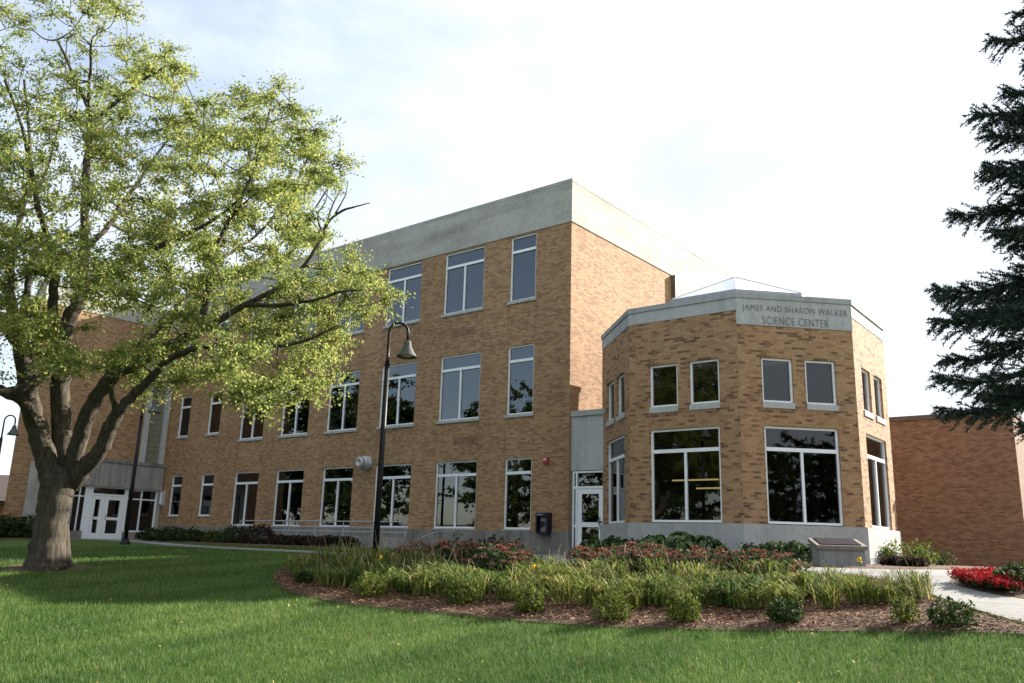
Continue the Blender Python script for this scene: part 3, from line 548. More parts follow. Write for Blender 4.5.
# ------------------------------------------------------------------ ramp and railing
RP = MB(); RP.box(-15.6,-5.5,-1.75,-.06,-.6,.12); RP.box(-15.6,-5.5,-1.95,-1.752,-.6,.34); tag(RP.build('access_ramp', concrete('ramp_concrete', (.30, .29, .27), .3), bevel=.01), 'low concrete access ramp along the foot of the brick facade', 'ramp')
RL = empty('ramp_railing', (-9.5, -1.85, .34), 'grey pipe railing with horizontal bars along the concrete ramp', 'railing')
rm = MB()
for z in (.87, .66, .50): rm.tube([(-15.4,-1.85,z),(-5.6,-1.85,z)], .022, 8)
rm.build('rail', STEEL, RL)
for i in range(7):
    rm = MB(); rm.tube([(-15.4+i*9.8/6,-1.85,.33),(-15.4+i*9.8/6,-1.85,.87)], .022, 8); rm.build('post', STEEL, RL)
HR = empty('handrail', (-5.2, -1.3, -.05), 'short sloping dark handrail at the end of the ramp', 'handrail')
rm = MB(); rm.tube([(-5.42,-1.6,.0),(-5.42,-1.6,.22),(-5.05,-.8,.58),(-4.6,-.3,.60)], .022, 8); rm.build('rail', GREYM, HR); rm = MB(); rm.tube([(-5.05,-.8,-.1),(-5.05,-.8,.57)], .02, 8); rm.build('post', GREYM, HR)
# ------------------------------------------------------------------ street lamps
def lamp(x, y, rz, label, H=5.35):
    z0 = float(g(x, y)); e = empty('street_lamp', (x, y, z0), label, 'street lamp', 'black goose-neck lamps on the lawn')
    def loc(u, w_): return (x+math.cos(rz)*u, y+math.sin(rz)*u, z0+w_)
    m_ = MB(); m_.lathe([(0,-.2),(.17,-.2),(.17,.10),(.12,.13),(.12,.20)], (x, y, z0), n=16); m_.build('base', BLACK, e, True)
    m_ = MB(); m_.tube([loc(0,.2),loc(0,2.4),loc(0,H-1.0)], [.072,.062,.054], 12); m_.build('pole', BLACK, e, True)
    pts = [loc(0,H-1.0),loc(0,H-.85),loc(0,H-.2)]; r = .215
    for k in range(9):
        th = math.pi-k*math.pi/8; pts.append(loc(r+r*math.cos(th), H-.2+r*math.sin(th)))
    pts.append(loc(2*r,H-.42)); m_ = MB(); m_.tube(pts, [.062,.034]+[.030]*(len(pts)-2), 10); m_.build('arm', BLACK, e, True)
    q = loc(2*r, H-.85); m_ = MB(); m_.lathe([(.035,.46),(.065,.45),(.085,.41),(.085,.35),(.105,.30),(.145,.22),(.215,.11),(.24,.07),(.228,.07),(.16,.15),(.0,.25)], q, n=24); sh = m_.build('lamp_shade', SHADE, e, True)
    m_ = MB(); m_.lathe([(.0,.08),(.10,.085),(.14,.12),(.0,.16)], q, n=16); m_.build('lens', LENS, sh, True)
    return e
lamp(2.09, -10.30, .82, 'black goose-neck lamp standing in the planting bed before the facade', 5.48)
q = at_dist(125, 543, 33); lamp(q[0], q[1], .7, 'black lamp pole on the lawn before the left entrance, top lost in leaves', 5.4)
q = at_dist(-9, 500, 40); lamp(q[0], q[1], .75, 'far black goose-neck lamp at the left edge behind the big trunk', 4.95)
# ------------------------------------------------------------------ monument
MO = empty('stone_monument', (9.95, -4.3, -.12), 'low concrete pedestal with slanted bronze plaque beside the path', 'monument', None)
FO = Fr((9.72, -4.75), (.86, .51)); ML = .92
mm = MB(); p = FO.p
prof = lambda o: .38+.30*(-o)/.9
pts = {}
def wedge(mb, u0, u1, o0, o1, zb0, zb1, zt0, zt1):
    A = [p(u0,o1,zb1),p(u1,o1,zb1),p(u1,o0,zb0),p(u0,o0,zb0)]; B = [p(u0,o1,zt1),p(u1,o1,zt1),p(u1,o0,zt0),p(u0,o0,zt0)]
    mb.poly(A[::-1]); mb.poly(B)
    for i in range(4): j = (i+1) % 4; mb.poly((A[i], A[j], B[j], B[i]))
wedge(mm, 0, ML, -.80, 0, -.3, -.3, .42, .28); mm.build('pedestal', MONU, MO, bevel=.008)
mm = MB(); wedge(mm, -.05, ML+.05, -.85, .05, .432, .275, .512, .355); mm.build('cap', CAPM, MO, bevel=.012)
mm = MB(); wedge(mm, .05, ML-.05, -.79, -.02, .495, .362, .522, .386); mm.build('plaque', BRONZE, MO)
# ------------------------------------------------------------------ foliage builders
rng = np.random.default_rng(7)
def rot_basis(n):
    d = rng.normal(size=(n, 3)); d /= np.linalg.norm(d, axis=1)[:, None]; e = rng.normal(size=(n, 3)); e -= (e*d).sum(1)[:, None]*d; e /= np.linalg.norm(e, axis=1)[:, None]; return d, e
def leaf_quads(c, L_, W_, droop=0.3, flat=0.0):
    """diamond leaves at centres c"""
    n = len(c); d, e = rot_basis(n)
    d[:, 2] -= droop; e[:, 2] *= (1-flat); d /= np.linalg.norm(d, axis=1)[:, None]; e -= (e*d).sum(1)[:, None]*d; e /= np.linalg.norm(e, axis=1)[:, None]
    s = rng.uniform(.7, 1.3, (n, 1)); l = d*L_*s; w_ = e*W_*s
    q = np.stack([c-l*.5, c+w_*.5-l*.05, c+l*.5, c-w_*.5-l*.05], 1); return q.reshape(-1, 3)
def spline(P, n=6):
    P = [np.array(p, float) for p in P]; o = []
    for i in range(len(P)-1):
        p0 = P[max(i-1, 0)]; p1 = P[i]; p2 = P[i+1]; p3 = P[min(i+2, len(P)-1)]
        for k in range(n):
            t = k/n; o.append(.5*((2*p1)+(-p0+p2)*t+(2*p0-5*p1+4*p2-p3)*t*t+(-p0+3*p1-3*p2+p3)*t**3))
    o.append(P[-1]); return o
def crown_build(mb, skel, clumps, per, Lf, Wf, spread, leaf_keep, twigs=4, droop=.3, th0=.045):
    """grow a branch from the nearest skeleton point to each clump, twigs at each clump, leaves along the twigs"""
    nodes = [np.array(q[:3]) for q in skel]; rad_ = [q[3] for q in skel]; A = np.array(nodes)
    order = np.argsort([np.min(np.linalg.norm(A-c, axis=1)) for c in clumps]); leaves = []
    NA = list(A)
    for ix in order:
        c = clumps[ix]; arr = np.array(NA); dv = np.linalg.norm(arr-c, axis=1)+np.maximum(0, arr[:, 2]-c[2]+.1)*.9; j = int(np.argmin(dv)); s = arr[j]; dist = np.linalg.norm(c-s)
        if dist > .25:
            mid = (s+c)/2+np.array([0, 0, -.10*dist])+rng.normal(size=3)*.08*dist; pts = spline([s, mid, c], 5)
            r0 = min(rad_[j]*.75, .014+.014*dist+.006); mb.tube(pts, list(np.linspace(r0, .010, len(pts))), 5, False)
            for q, r in zip(pts[2:], np.linspace(r0, .010, len(pts))[2:]): NA.append(q); rad_.append(r)
        for _ in range(twigs):
            d = rng.normal(size=3); d[2] = d[2]*.55+.05; d += (c-s)/max(dist, .3)*.5; d /= np.linalg.norm(d); ln_ = spread*rng.uniform(.5, 1.15)
            e = c+d*ln_+np.array([0, 0, -.18*ln_]); m_ = c+d*ln_*.5; mb.tube([c, m_, e], [.009, .006, .003], 3, False)
            k = int(per/twigs*leaf_keep[ix]*rng.uniform(.6, 1.4)); t_ = rng.uniform(.1, 1.08, k)[:, None]; pos = (c*(1-t_)**2+2*m_*t_*(1-t_)+e*t_**2)+rng.normal(size=(k, 3))*np.array([.16, .16, .11])*spread*(.45+.6*t_)
            leaves.append(pos)
    return leaf_quads(np.concatenate(leaves), Lf, Wf, droop)
# ------------------------------------------------------------------ the big tree
TD = 20.5; tb = hit(47, 568); TREE = empty('ash_tree', (tb[0], tb[1], tb[2]), 'large old tree with thick forked trunk and yellow-green leaves on the left lawn', 'tree')
def T(px, py, dd=0.): return at_dist(px, py, TD+dd)
limbs = [
 [(45,577,0,.52),(46,567,0,.46),(48,545,0,.395),(51,520,0,.36),(55,498,0,.38),(59,480,0,.39),(62,468,0,.30)],
 [(55,497,0,.40),(49,468,0,.36),(40,438,.1,.34),(31,405,.2,.31),(25,370,.2,.28),(18,335,.2,.24),(13,310,.2,.19),(9,285,.4,.15),(13,250,.5,.12),(20,220,.6,.09),(30,170,.9,.07),(28,120,1.2,.05),(24,80,1.4,.03)],
 [(22,350,.2,.19),(8,330,-.2,.16),(-14,300,-.6,.14),(-40,255,-1,.11),(-70,215,-1.3,.09),(-95,170,-1.5,.06),(-115,120,-1.6,.04)],
 [(20,345,.2,.13),(27,300,.8,.12),(30,262,1.2,.10),(44,232,1.6,.085),(36,200,1.9,.07),(50,160,2.2,.05),(60,120,2.5,.035)],
 [(65,490,.1,.36),(63,455,.2,.33),(61,420,.3,.31),(60,385,.4,.30),(62,350,.4,.28),(66,325,.4,.25),(76,305,.4,.22),(83,285,.4,.20),(84,262,.4,.18),(84,235,.4,.16),(85,205,.4,.14),(87,170,.4,.13),(89,140,.4,.12),(92,118,.4,.11),(84,98,.6,.075),(75,79,.8,.06),(66,58,1,.045),(57,40,1.2,.03)],
 [(92,118,.4,.09),(104,112,.1,.08),(114,104,-.1,.075),(128,92,-.3,.06),(145,79,-.5,.05),(167,66,-.8,.03)],
 [(89,138,.4,.07),(88,105,-.2,.06),(90,75,-.5,.05),(91,45,-.8,.03)],
 [(60,385,.4,.2),(55,350,.2,.19),(53,318,.0,.17),(54,290,-.3,.15),(56,268,-.5,.13),(50,245,-.7,.11),(38,205,-1,.09),(30,165,-1.2,.07),(20,120,-1.5,.05),(5,80,-1.6,.03)],
 [(60,375,.3,.16),(48,375,-.3,.15),(30,385,-.7,.13),(0,392,-1.2,.12),(-30,385,-1.6,.10),(-70,360,-2,.08),(-120,330,-2.4,.05)],
 [(40,430,.1,.18),(22,402,-.4,.16),(0,390,-.8,.14),(-25,372,-1.2,.12),(-60,345,-1.6,.09),(-110,300,-2,.06),(-140,250,-2.2,.04)],
 [(83,285,.4,.13),(92,283,.1,.14),(112,268,-.4,.14),(136,255,-.9,.13),(158,247,-1.2,.11),(176,238,-1.5,.10),(195,230,-1.8,.075),(222,214,-2.2,.05),(250,190,-2.6,.03)],
 [(84,250,.4,.11),(97,238,.8,.10),(110,224,1.1,.10),(123,203,1.5,.085),(140,180,1.9,.07),(160,150,2.3,.05),(185,120,2.6,.035),(215,95,2.9,.02)],
 [(68,482,.0,.30),(76,450,-.2,.27),(84,424,-.4,.26),(96,398,-.6,.24),(112,376,-.8,.23),(130,365,-1,.21),(148,357,-1.2,.19),(168,347,-1.4,.17),(188,335,-1.6,.15),(203,315,-1.8,.13),(210,285,-1.9,.11),(213,262,-2,.10),(220,238,-2.1,.08),(238,205,-2.3,.07),(252,175,-2.4,.055),(262,140,-2.5,.04),(272,100,-2.6,.025)],
 [(140,362,-1.1,.15),(141,345,-.7,.13),(157,328,-.3,.12),(174,310,.2,.11),(196,292,.8,.10),(225,280,1.4,.08),(255,262,2,.07),(285,240,2.5,.055),(310,215,3,.04),(330,185,3.4,.025)],
 [(188,335,-1.6,.12),(215,322,-1.8,.11),(245,305,-1.9,.10),(275,290,-2,.09),(300,270,-2.1,.075),(318,245,-2.2,.06),(327,224,-2.25,.045),(340,212,-2.3,.03),(354,207,-2.35,.02),(370,203,-2.4,.010)],
 [(326,228,-2.25,.03),(330,212,-2.2,.022),(335,200,-2.15,.016),(343,186,-2.1,.008)],
 [(335,214,-2.3,.02),(345,196,-2.5,.012),(348,180,-2.6,.007)],
 [(322,235,-2.2,.03),(318,215,-1.9,.02),(326,200,-1.8,.012),(328,180,-1.8,.007)],
 [(72,484,.0,.30),(84,468,-.3,.29),(97,456,-.6,.26),(105,438,-.8,.24),(113,420,-1,.215),(124,405,-1.2,.17),(138,391,-1.4,.15),(152,377,-1.7,.13),(166,362,-2,.115),(190,350,-2.4,.10),(220,345,-2.9,.085),(250,345,-3.3,.07),(285,345,-3.7,.055),(312,338,-4.1,.03),(338,325,-4.4,.012)],
 [(116,412,-1.1,.10),(112,397,-1.1,.08),(112,386,-1.1,.07)],
 [(245,305,-1.9,.08),(280,305,-2.6,.07),(315,300,-3.2,.05),(340,292,-3.6,.03),(362,290,-4,.012)],
 [(213,262,-2,.07),(235,250,-1.4,.06),(262,230,-.8,.05),(285,200,-.3,.04),(305,165,.2,.03),(315,130,.6,.02)],
]
tm = MB(); skel = []
for li, Lm in enumerate(limbs):
    ls = .86 if li == 0 else .64
    pts = spline([(*T(a, b, c), r*(ls if r > .03 else 1)) for a, b, c, r in Lm], 5)
    P3 = [q[:3]+rng.normal(size=3)*min(.015, q[3]*.12) for q in pts]
    tm.tube(P3, [max(.006, q[3]*(1+rng.normal()*.03)) for q in pts], 16 if li < 10 else 9, False)
    for q in pts[(12 if li == 0 else 6):]:
        if q[3] < .17: skel.append(q)
# root flare
for k in range(7):
    a_ = k*2*math.pi/7+.3; d_ = np.array([math.cos(a_), math.sin(a_), 0]); b_ = np.array(tb); tm.tube([b_+d_*.20+np.array([0,0,.9]), b_+d_*.27+np.array([0,0,.38]), b_+d_*.37+np.array([0,0,.08]), b_+d_*.52+np.array([0,0,-.12])], [.10,.13,.11,.05], 8, False)
OUTL = np.array([(-230,150),(-150,60),(-60,5),(0,-10),(60,-12),(125,8),(160,45),(188,62),(215,92),(238,95),(258,72),(285,78),(312,108),(318,135),(342,152),(345,170),(326,190),(322,225),(338,248),(365,258),(392,282),(388,310),(368,330),(345,338),(330,365),(325,395),(306,398),(290,412),(262,402),(248,408),(232,385),(208,378),(196,372),(178,398),(160,402),(142,388),(128,380),(100,366),(78,378),(52,372),(30,345),(0,360),(-40,380),(-100,395),(-180,370),(-240,270)], float)
GAPS = [(205,62,26,26,.9),(100,232,16,24,.8),(22,300,16,14,.5),(62,248,12,12,.6),(150,120,16,18,.35),(30,262,10,10,.3),(235,110,16,10,.4),(110,60,18,16,.3),(140,20,30,16,.5),(122,330,20,16,.6),(110,300,12,12,.6),(60,40,14,10,.2),(120,270,20,12,.25)]
cl = []; kp = []
while len(cl) < 900:
    x, y = rng.uniform(-240, 395), rng.uniform(-15, 412)
    if not inside(OUTL, np.array([x]), np.array([y]))[0]: continue
    sparse = 1.0
    for gx_, gy_, ra, rb_, s_ in GAPS:
        if ((x-gx_)/ra)**2+((y-gy_)/rb_)**2 < 1: sparse *= 1-s_
    tl = np.clip((190-x)/190, 0, 1)*np.clip((230-y)/230, 0, 1)      # airy upper left
    if x < 130 and y > 320: sparse *= .9
    dens = (1-.50*min(1, tl*1.6))*sparse
    if rng.uniform() > dens: continue
    ex = (x-70)/320; ey = (y-220)/230; dep = math.sqrt(max(.08, 1-ex*ex-ey*ey))*5.0
    front = -1.5 if x > 200 else 0
    dd = rng.uniform(-dep, dep)+front-(1.2 if (x > 230 and y > 330) else 0)
    cl.append(T(x, y, dd)); kp.append((1-.42*min(1, tl*1.5))*rng.uniform(.75, 1.25))
lv = crown_build(tm, skel, cl, 340, .074, .037, .56, kp, 7, .35)
tm.build('trunk', BARK, TREE, True); link('crown', fast_mesh('crown', lv, 4), LEAF, TREE)
# ------------------------------------------------------------------ spruce
def spruce(x, y, H, R0, zlow, label):
    z0 = float(g(x, y)); e = empty('spruce_tree', (x, y, z0), label, 'tree'); m_ = MB(); m_.tube([(x,y,z0-.2),(x,y,z0+H*.5),(x,y,z0+H)], [.18,.11,.02], 10); nd = []
    z = zlow
    while z < H-.3:
        f_ = (H-z)/(H-zlow); R = R0*min(1, f_*1.18)**.95; nb = int(8+6*f_); a0 = rng.uniform(0, 6.28)
        for k in range(nb):
            a_ = a0+k*6.283/nb+rng.normal()*.18; rr = R*rng.uniform(.70, 1.10); d = np.array([math.cos(a_), math.sin(a_), 0]); b_ = np.array([x, y, z0+z+rng.normal()*.12])
            sag = -.28*rr; pts = spline([b_, b_+d*rr*.4+np.array([0,0,sag*.45]), b_+d*rr*.78+np.array([0,0,sag*.95]), b_+d*rr+np.array([0,0,sag*.86])], 5); m_.tube(pts, list(np.linspace(.035*f_+.012, .006, len(pts))), 4, False)
            pts = np.array(pts); s_ = np.array([-d[1], d[0], 0]); nt_ = int(12+rr*28)
            for q in range(nt_):
                t_ = .14+.86*q/nt_; p_ = pts[int(t_*(len(pts)-1))]; tl_ = (.46*(1-t_)+.16)*min(1.1, rr*.55)*rng.uniform(.6, 1.25)
                for sg in (-1, 1):
                    dr = s_*sg*rng.uniform(.35, .9)+d*.6+np.array([0, 0, rng.uniform(-.55, .42)]); dr /= np.linalg.norm(dr); nn = int(tl_/.0052)+6; tt = rng.uniform(0, 1, nn)[:, None]
                    nd.append((p_+dr*tl_*tt+np.array([0, 0, -.16])*tl_*tt**2, np.repeat(dr[None], nn, 0)))
            nn = 60; tt = rng.uniform(.3, 1.03, nn); nd.append((pts[np.minimum((tt*(len(pts)-1)).astype(int), len(pts)-1)]+rng.normal(size=(nn, 3))*.016, np.repeat(d[None], nn, 0)))
        z += .32+.08*f_
    c = np.concatenate([q[0] for q in nd]); ax = np.concatenate([q[1] for q in nd]); n = len(c); print('needles', n)
    dr = ax*.6+rng.normal(size=(n, 3))*.55; dr[:, 2] += .12; dr /= np.linalg.norm(dr, axis=1)[:, None]; sd = np.cross(dr, rng.normal(size=(n, 3))); sd /= np.linalg.norm(sd, axis=1)[:, None]; ln_ = rng.uniform(.030, .060, (n, 1))
    q = np.stack([c-sd*.0065, c+sd*.0065, c+dr*ln_], 1).reshape(-1, 3)
    m_.build('trunk', BARK, e, True); link('foliage', fast_mesh('needles', q, 3), NEEDLE, e)
rng = np.random.default_rng(23)
sp = at_dist(1247, 560, 11.0); spruce(sp[0], sp[1], 11.6, 2.48, 3.1, 'tall dark blue-green spruce with drooping boughs at the right edge')
# ------------------------------------------------------------------ trees across the lawn behind the photographer (seen in the window glass)
def bgtree(seed, H, R):
    m_ = MB(); base = [(0,0,-.3),(.1,0,H*.25),(0,.1,H*.5),(.1,0,H*.75)]; m_.tube(base, [.35,.28,.2,.08], 10, False); sk_ = [(*q, .1) for q in spline(base, 4)[5:]]
    c = []
    while len(c) < 210:
        p_ = rng.uniform(-1, 1, 3)
        if p_@p_ < 1 and p_@p_ > .1: c.append(np.array([p_[0]*R, p_[1]*R, H*.53+p_[2]*H*.48]))
    lv_ = crown_build(m_, sk_, c, 110, .30, .20, 1.05, np.ones(len(c)), 4, .3); return m_, lv_
bt = [(-48,-13,16,5.5),(-57,-19,17,6),(-66,-12,15,5.5),(-72,-23,18,6),(-12,-40,16,6),(-20,-35,16,6),(-26.5,-30.5,14,5),(-38.5,-26.5,15,5),(-51,-21,17,6),(-60,-17,16,6),(-54,-36,19,7),(-60,-30,20,7),(0,-56,12,4.5),(9,-60,13,5),(46,-26,11,4),(52,-19,11,4),(60,-13,12,5),(58,-28,12,5),(66,-20,13,5),(52,-38,11,4),(68,-6,12,5),(48,-33,11,4)]
protoT = None; labs = ['leafy park tree across the lawn', 'rounded green tree across the lawn']
for i, (x, y, H, R) in enumerate(bt):
    z0 = float(g(x, y))
    if protoT is None:
        protoT = empty('park_tree', (x, y, z0), 'dense round green tree across the lawn, mirrored in the windows', 'tree', 'trees across the lawn opposite the building'); m_, lv_ = bgtree(1, 15, 5.4)
        o1 = m_.build('trunk', BARK, None, True); o1.parent = protoT; o2 = link('crown', fast_mesh('park_crown', lv_, 4), LEAF_D); o2.parent = protoT; protoT.scale = (H/15,)*3
    else: dup(protoT, (x, y, z0), rng.uniform(0, 6.28), None, 'trees across the lawn opposite the building', H/15)
# ------------------------------------------------------------------ plants
def blades(n, h, R, w, arch, seed, up=.0):
    r = np.random.default_rng(seed); q = []
    for i in range(n):
        a = r.uniform(0, 6.283); b0 = r.normal(size=2)*R*.22; d = np.array([math.cos(a), math.sin(a)]); hh = h*r.uniform(.55, 1.15); out = R*r.uniform(.25, 1.1)*(1-up); s_ = np.array([-d[1], d[0], 0])*w*r.uniform(.6, 1.2); tw = r.normal()*.5
        s_ = np.array([s_[0]*math.cos(tw)-s_[1]*math.sin(tw), s_[0]*math.sin(tw)+s_[1]*math.cos(tw), 0]); P = []
        for t in (0, .35, .7, 1):
            z = hh*(t*(1+arch)-arch*t*t*1.55) if arch > 0 else hh*t
            P.append((np.array([b0[0]+d[0]*out*t**1.4, b0[1]+d[1]*out*t**1.4, z]), (1-.35*t) if t < 1 else .06))
        q.append((P, s_))
    mb = MB()
    for P, s_ in q:
        b = len(mb.v)
        for p_, k in P: mb.v += [tuple(p_-s_*k), tuple(p_+s_*k)]
        for j in range(3): mb.f.append((b+2*j, b+2*j+1, b+2*j+3, b+2*j+2)); mb.uv += [(0, 0)]*4
    return mb
def put(proto, p_, label=None, group=None, sc=1.0, first=[set()]):
    x, y = float(p_[0]), float(p_[1]); z = float(g(x, y))+.07; rz = rng.uniform(0, 6.28)
    if proto.name not in first[0]:
        if proto.name not in CHILD: CHILD[proto.name] = [(c, kids(c)) for c in kids(proto)]
        first[0].add(proto.name); proto.location = (x, y, z); proto.rotation_euler = (0, 0, rz); proto.scale = (sc,)*3
        if label: proto['label'] = label
        return proto
    return dup(proto, (x, y, z), rz, label, group, sc)
GD = 'daylily clumps massed in the mulch bed'
day = []
for i, (mat, n, h, R, w_, arch, lab) in enumerate(((DAY1, 100, .50, .46, .014, .95, 'green daylily clump with arching leaves, one of the massed bed'), (DAY2, 100, .48, .48, .014, 1.0, 'yellowing daylily clump with drooping leaves, one of the massed bed'), (DAY3, 80, .56, .38, .009, .5, 'upright tan-tipped grassy clump, one of the massed bed'), (DAY2, 90, .55, .38, .011, .6, 'upright yellow-green grassy clump, one of the massed bed'))):
    for v in range(2):
        e = empty('daylily_clump', (0, 0, 0), lab, 'plant', GD); o1 = blades(n, h, R, w_, arch, 100+i*7+v).build('leaves', mat); o1.parent = e
        st = MB(); r = np.random.default_rng(50+i*3+v)
        for k in range(3):
            a = r.uniform(0, 6.28); st.tube([(0,0,0),(math.cos(a)*.12,math.sin(a)*.12,h*.6),(math.cos(a)*.25,math.sin(a)*.25,h*r.uniform(.95,1.25))], [.004,.003,.002], 3, False)
        o2 = st.build('flower_stalk', plain('dry_stalk', (.30, .24, .13), .8) if 'dry_stalk' not in MATS else MATS['dry_stalk']); o2.parent = e; day.append(e)
# rows of clumps between the front edge of the plants and the walk
FRONT = [(275,580),(300,588),(340,596),(380,598),(430,603),(480,608),(540,614),(600,615),(660,614),(720,616),(780,617),(840,615),(890,612),(930,607)]
BACKL = [(275,570),(330,570),(380,574),(430,578),(480,580),(540,582),(600,584),(660,585),(720,586),(780,586),(840,586),(890,590),(930,600)]
fx, fy = np.array(FRONT).T; bx_, by_ = np.array(BACKL).T
nr = 4
for r_ in range(nr):
    px = 292+rng.uniform(0, 12)
    while px < 922:
        k = (r_+.1+rng.uniform(0, .8))/nr; py = np.interp(px, bx_, by_)*(1-k)+np.interp(px, fx, fy)*k; p_ = hit(px, py-1.5)
        if inside(BEDP, np.array([p_[0]]), np.array([p_[1]]))[0]:
            band = math.sin(px*.021+r_)+rng.normal()*.7
            ii = 0 if band < -.5 else (2 if band < .3 else (4 if band < 1.0 else 6)); put(day[ii+int(rng.integers(2))], p_, None, GD, rng.uniform(.70, 1.28)*(.9 if px < 340 else 1)*(.62 if px > 780 and r_ < 2 else .85 if px > 780 else 1))
        px += 25+rng.uniform(-9, 11)
for px, py in ((318,574),(334,575),(350,573),(364,575),(380,574),(395,576),(410,578),(424,580),(372,579),(388,581),(342,580)):
    p_ = hit(px, py+2); put(day[int(rng.choice([2, 4, 6, 7]))], p_, None, GD, rng.uniform(1.15, 1.4))
# rounded perennials at the front edge, each its own plant
def shrub(n, rx, rz_, L_, W_, mat, label, name='small_shrub', cat='shrub', group=None, squash=.0, stems=10, flo=None, nf=0):
    d = rng.normal(size=(n, 3)); d /= np.linalg.norm(d, axis=1)[:, None]; rr = rng.uniform(.45, 1.05, (n, 1))**.6; lump = 1+.22*np.sin(d[:, :1]*5+rng.uniform(0, 6))*np.cos(d[:, 1:2]*4+rng.uniform(0, 6)); c = d*rr*lump*np.array([rx, rx, rz_]); c[:, 2] = np.abs(c[:, 2]+rz_*.55)
    e = empty(name, (0, 0, 0), label, cat, group); o1 = link('leaves', fast_mesh('leaves', leaf_quads(c, L_, W_, .15, .35), 4), mat); o1.parent = e
    st = MB()
    for k in range(stems):
        a = rng.uniform(0, 6.28); q = rx*rng.uniform(.3, .8); st.tube([(0,0,-.05),(math.cos(a)*q*.5,math.sin(a)*q*.5,rz_*.7),(math.cos(a)*q,math.sin(a)*q,rz_*1.35)], [.008,.006,.003], 4, False)
    o2 = st.build('stems', STEM); o2.parent = e
    if flo:
        c2 = c[rng.choice(n, nf, replace=False)]*np.array([1.05, 1.05, 1.08]); o3 = link('flowers', fast_mesh('flowers', leaf_quads(c2, .05, .045, 0, .8), 4), flo); o3.parent = e
    return e
for (px, py, rx, rz_, mat, lab) in ((684,626,.23,.23,SHRUB2,'small yellow-green shrub alone in the mulch, middle of the front edge'),(785,627,.24,.18,SHRUB1,'rounded dark green shrub with pale tips at the front bed edge'),(612,624,.28,.22,SHRUB2,'broad yellow-topped shrub at the front edge left of the small lone one'),(530,616,.24,.24,SHRUB2,'upright light green shrub at the front edge before the daylilies'),(952,630,.28,.19,SHRUB1,'dark leafy shrub at the right end of the mulch bed'),(906,627,.18,.20,SHRUB2,'thin pale shrub beside the dark one near the bed end'),(462,607,.24,.22,SHRUB2,'small green shrub half under the yellow daylily leaves'),(368,600,.28,.22,SHRUB2,'yellow-green tuft above dark leaves near the left bed tip'),(412,598,.16,.10,SHRUB1,'tiny dark green tuft low in the mulch'),(305,586,.20,.16,SHRUB1,'little dark plant at the left tip of the mulch bed')):
    e = shrub(650 if rx > .2 else 260, rx, rz_, .065, .03, mat, lab); put(e, hit(px, py))
    if mat is SHRUB2 or px in (906,):
        o1 = blades(30, rz_*1.75, rx*.8, .006, 0, int(px), .3).build('shoots', DAY2); o1.parent = e
# sedums
GS = 'sedum clumps with dusty red flower heads'
def sedum(seed):
    r = np.random.default_rng(seed); e = empty('sedum', (0, 0, 0), 'sedum clump with flat dusty red flower heads among the bed plants', 'plant', GS); n = 420
    c = r.normal(size=(n, 3))*np.array([.2, .2, .12])+np.array([0, 0, .25]); c[:, 2] = np.abs(c[:, 2]); o1 = link('leaves', fast_mesh('sedum_leaves', leaf_quads(c, .085, .045, -.2, .3), 4), SEDL); o1.parent = e
    st = MB(); fl = []
    for k in range(26):
        a = r.uniform(0, 6.28); q = .42*math.sqrt(r.uniform(0, 1)); h = .50-.28*(q/.42)**2+r.normal()*.03; x, y = math.cos(a)*q, math.sin(a)*q; st.tube([(x*.3,y*.3,0),(x,y,h)], [.006,.004], 4, False); m_ = 46; rr = .075*np.sqrt(r.uniform(0, 1, m_)); aa = r.uniform(0, 6.28, m_); fl.append(np.stack([x+rr*np.cos(aa), y+rr*np.sin(aa), h+.03-3*rr**2+r.normal(size=m_)*.008], 1))
    o2 = st.build('stems', STEM); o2.parent = e; o3 = link('flower_heads', fast_mesh('sedum_flowers', leaf_quads(np.concatenate(fl), .028, .028, 0, .9), 4), SEDF); o3.parent = e; return e
sed = [sedum(1), sedum(2), sedum(3)]
for i, (px, py) in enumerate(((412,576),(430,572),(448,576),(466,573),(482,578),(496,581),(512,579),(508,570),(586,577),(602,580),(618,578),(634,582),(650,579),(664,582),(680,579),(696,583),(712,580),(640,574),(660,573),(730,584),(748,583),(764,583),(780,585),(620,571))):
    p_ = hit(px, py+1); put(sed[i % 3], p_, None, GS, rng.uniform(.9, 1.15)*(1.12 if px < 520 else .95))
# hostas and leafy perennials by the pavilion wall
def hosta(seed, n, R, h, lw, mat, lab, group):
    r = np.random.default_rng(seed); e = empty('hosta', (0, 0, 0), lab, 'plant', group); mb = MB()
    for i in range(n):
        a = r.uniform(0, 6.28); q = R*math.sqrt(r.uniform(.03, 1)); d = np.array([math.cos(a), math.sin(a), 0]); s_ = np.array([-d[1], d[0], 0]); z = h*(1-.75*(q/R)**2)+r.normal()*.03; L_ = lw*r.uniform(.8, 1.3); b = len(mb.v); tilt = -.2-.5*q/R
        for t, k, dz in ((0,.1,0),(.3,.42,.02),(.65,.38,.0),(1,.03,-.05)):
            cc = d*(q-L_*.3+L_*t)+np.array([0, 0, z+dz+tilt*L_*t])
            for sg in (-1, 0, 1): mb.v.append(tuple(cc+s_*sg*k*L_+np.array([0, 0, .035*abs(sg)])))
        for j in range(3):
            for m_ in range(2): mb.f.append((b+3*j+m_, b+3*j+m_+1, b+3*j+m_+4, b+3*j+m_+3)); mb.uv += [(0, 0)]*4
    o1 = mb.build('leaves', mat); o1.parent = e
    st = MB(); st.tube([(0,0,-.05),(0,0,h*.6)], [.05,.02], 6); o2 = st.build('crown_base', STEM); o2.parent = e; return e
GH = 'hostas along the pavilion wall'
hA = hosta(1, 75, .55, .55, .20, HOSTA, 'large pale-leaved hosta against the pavilion plinth', GH)
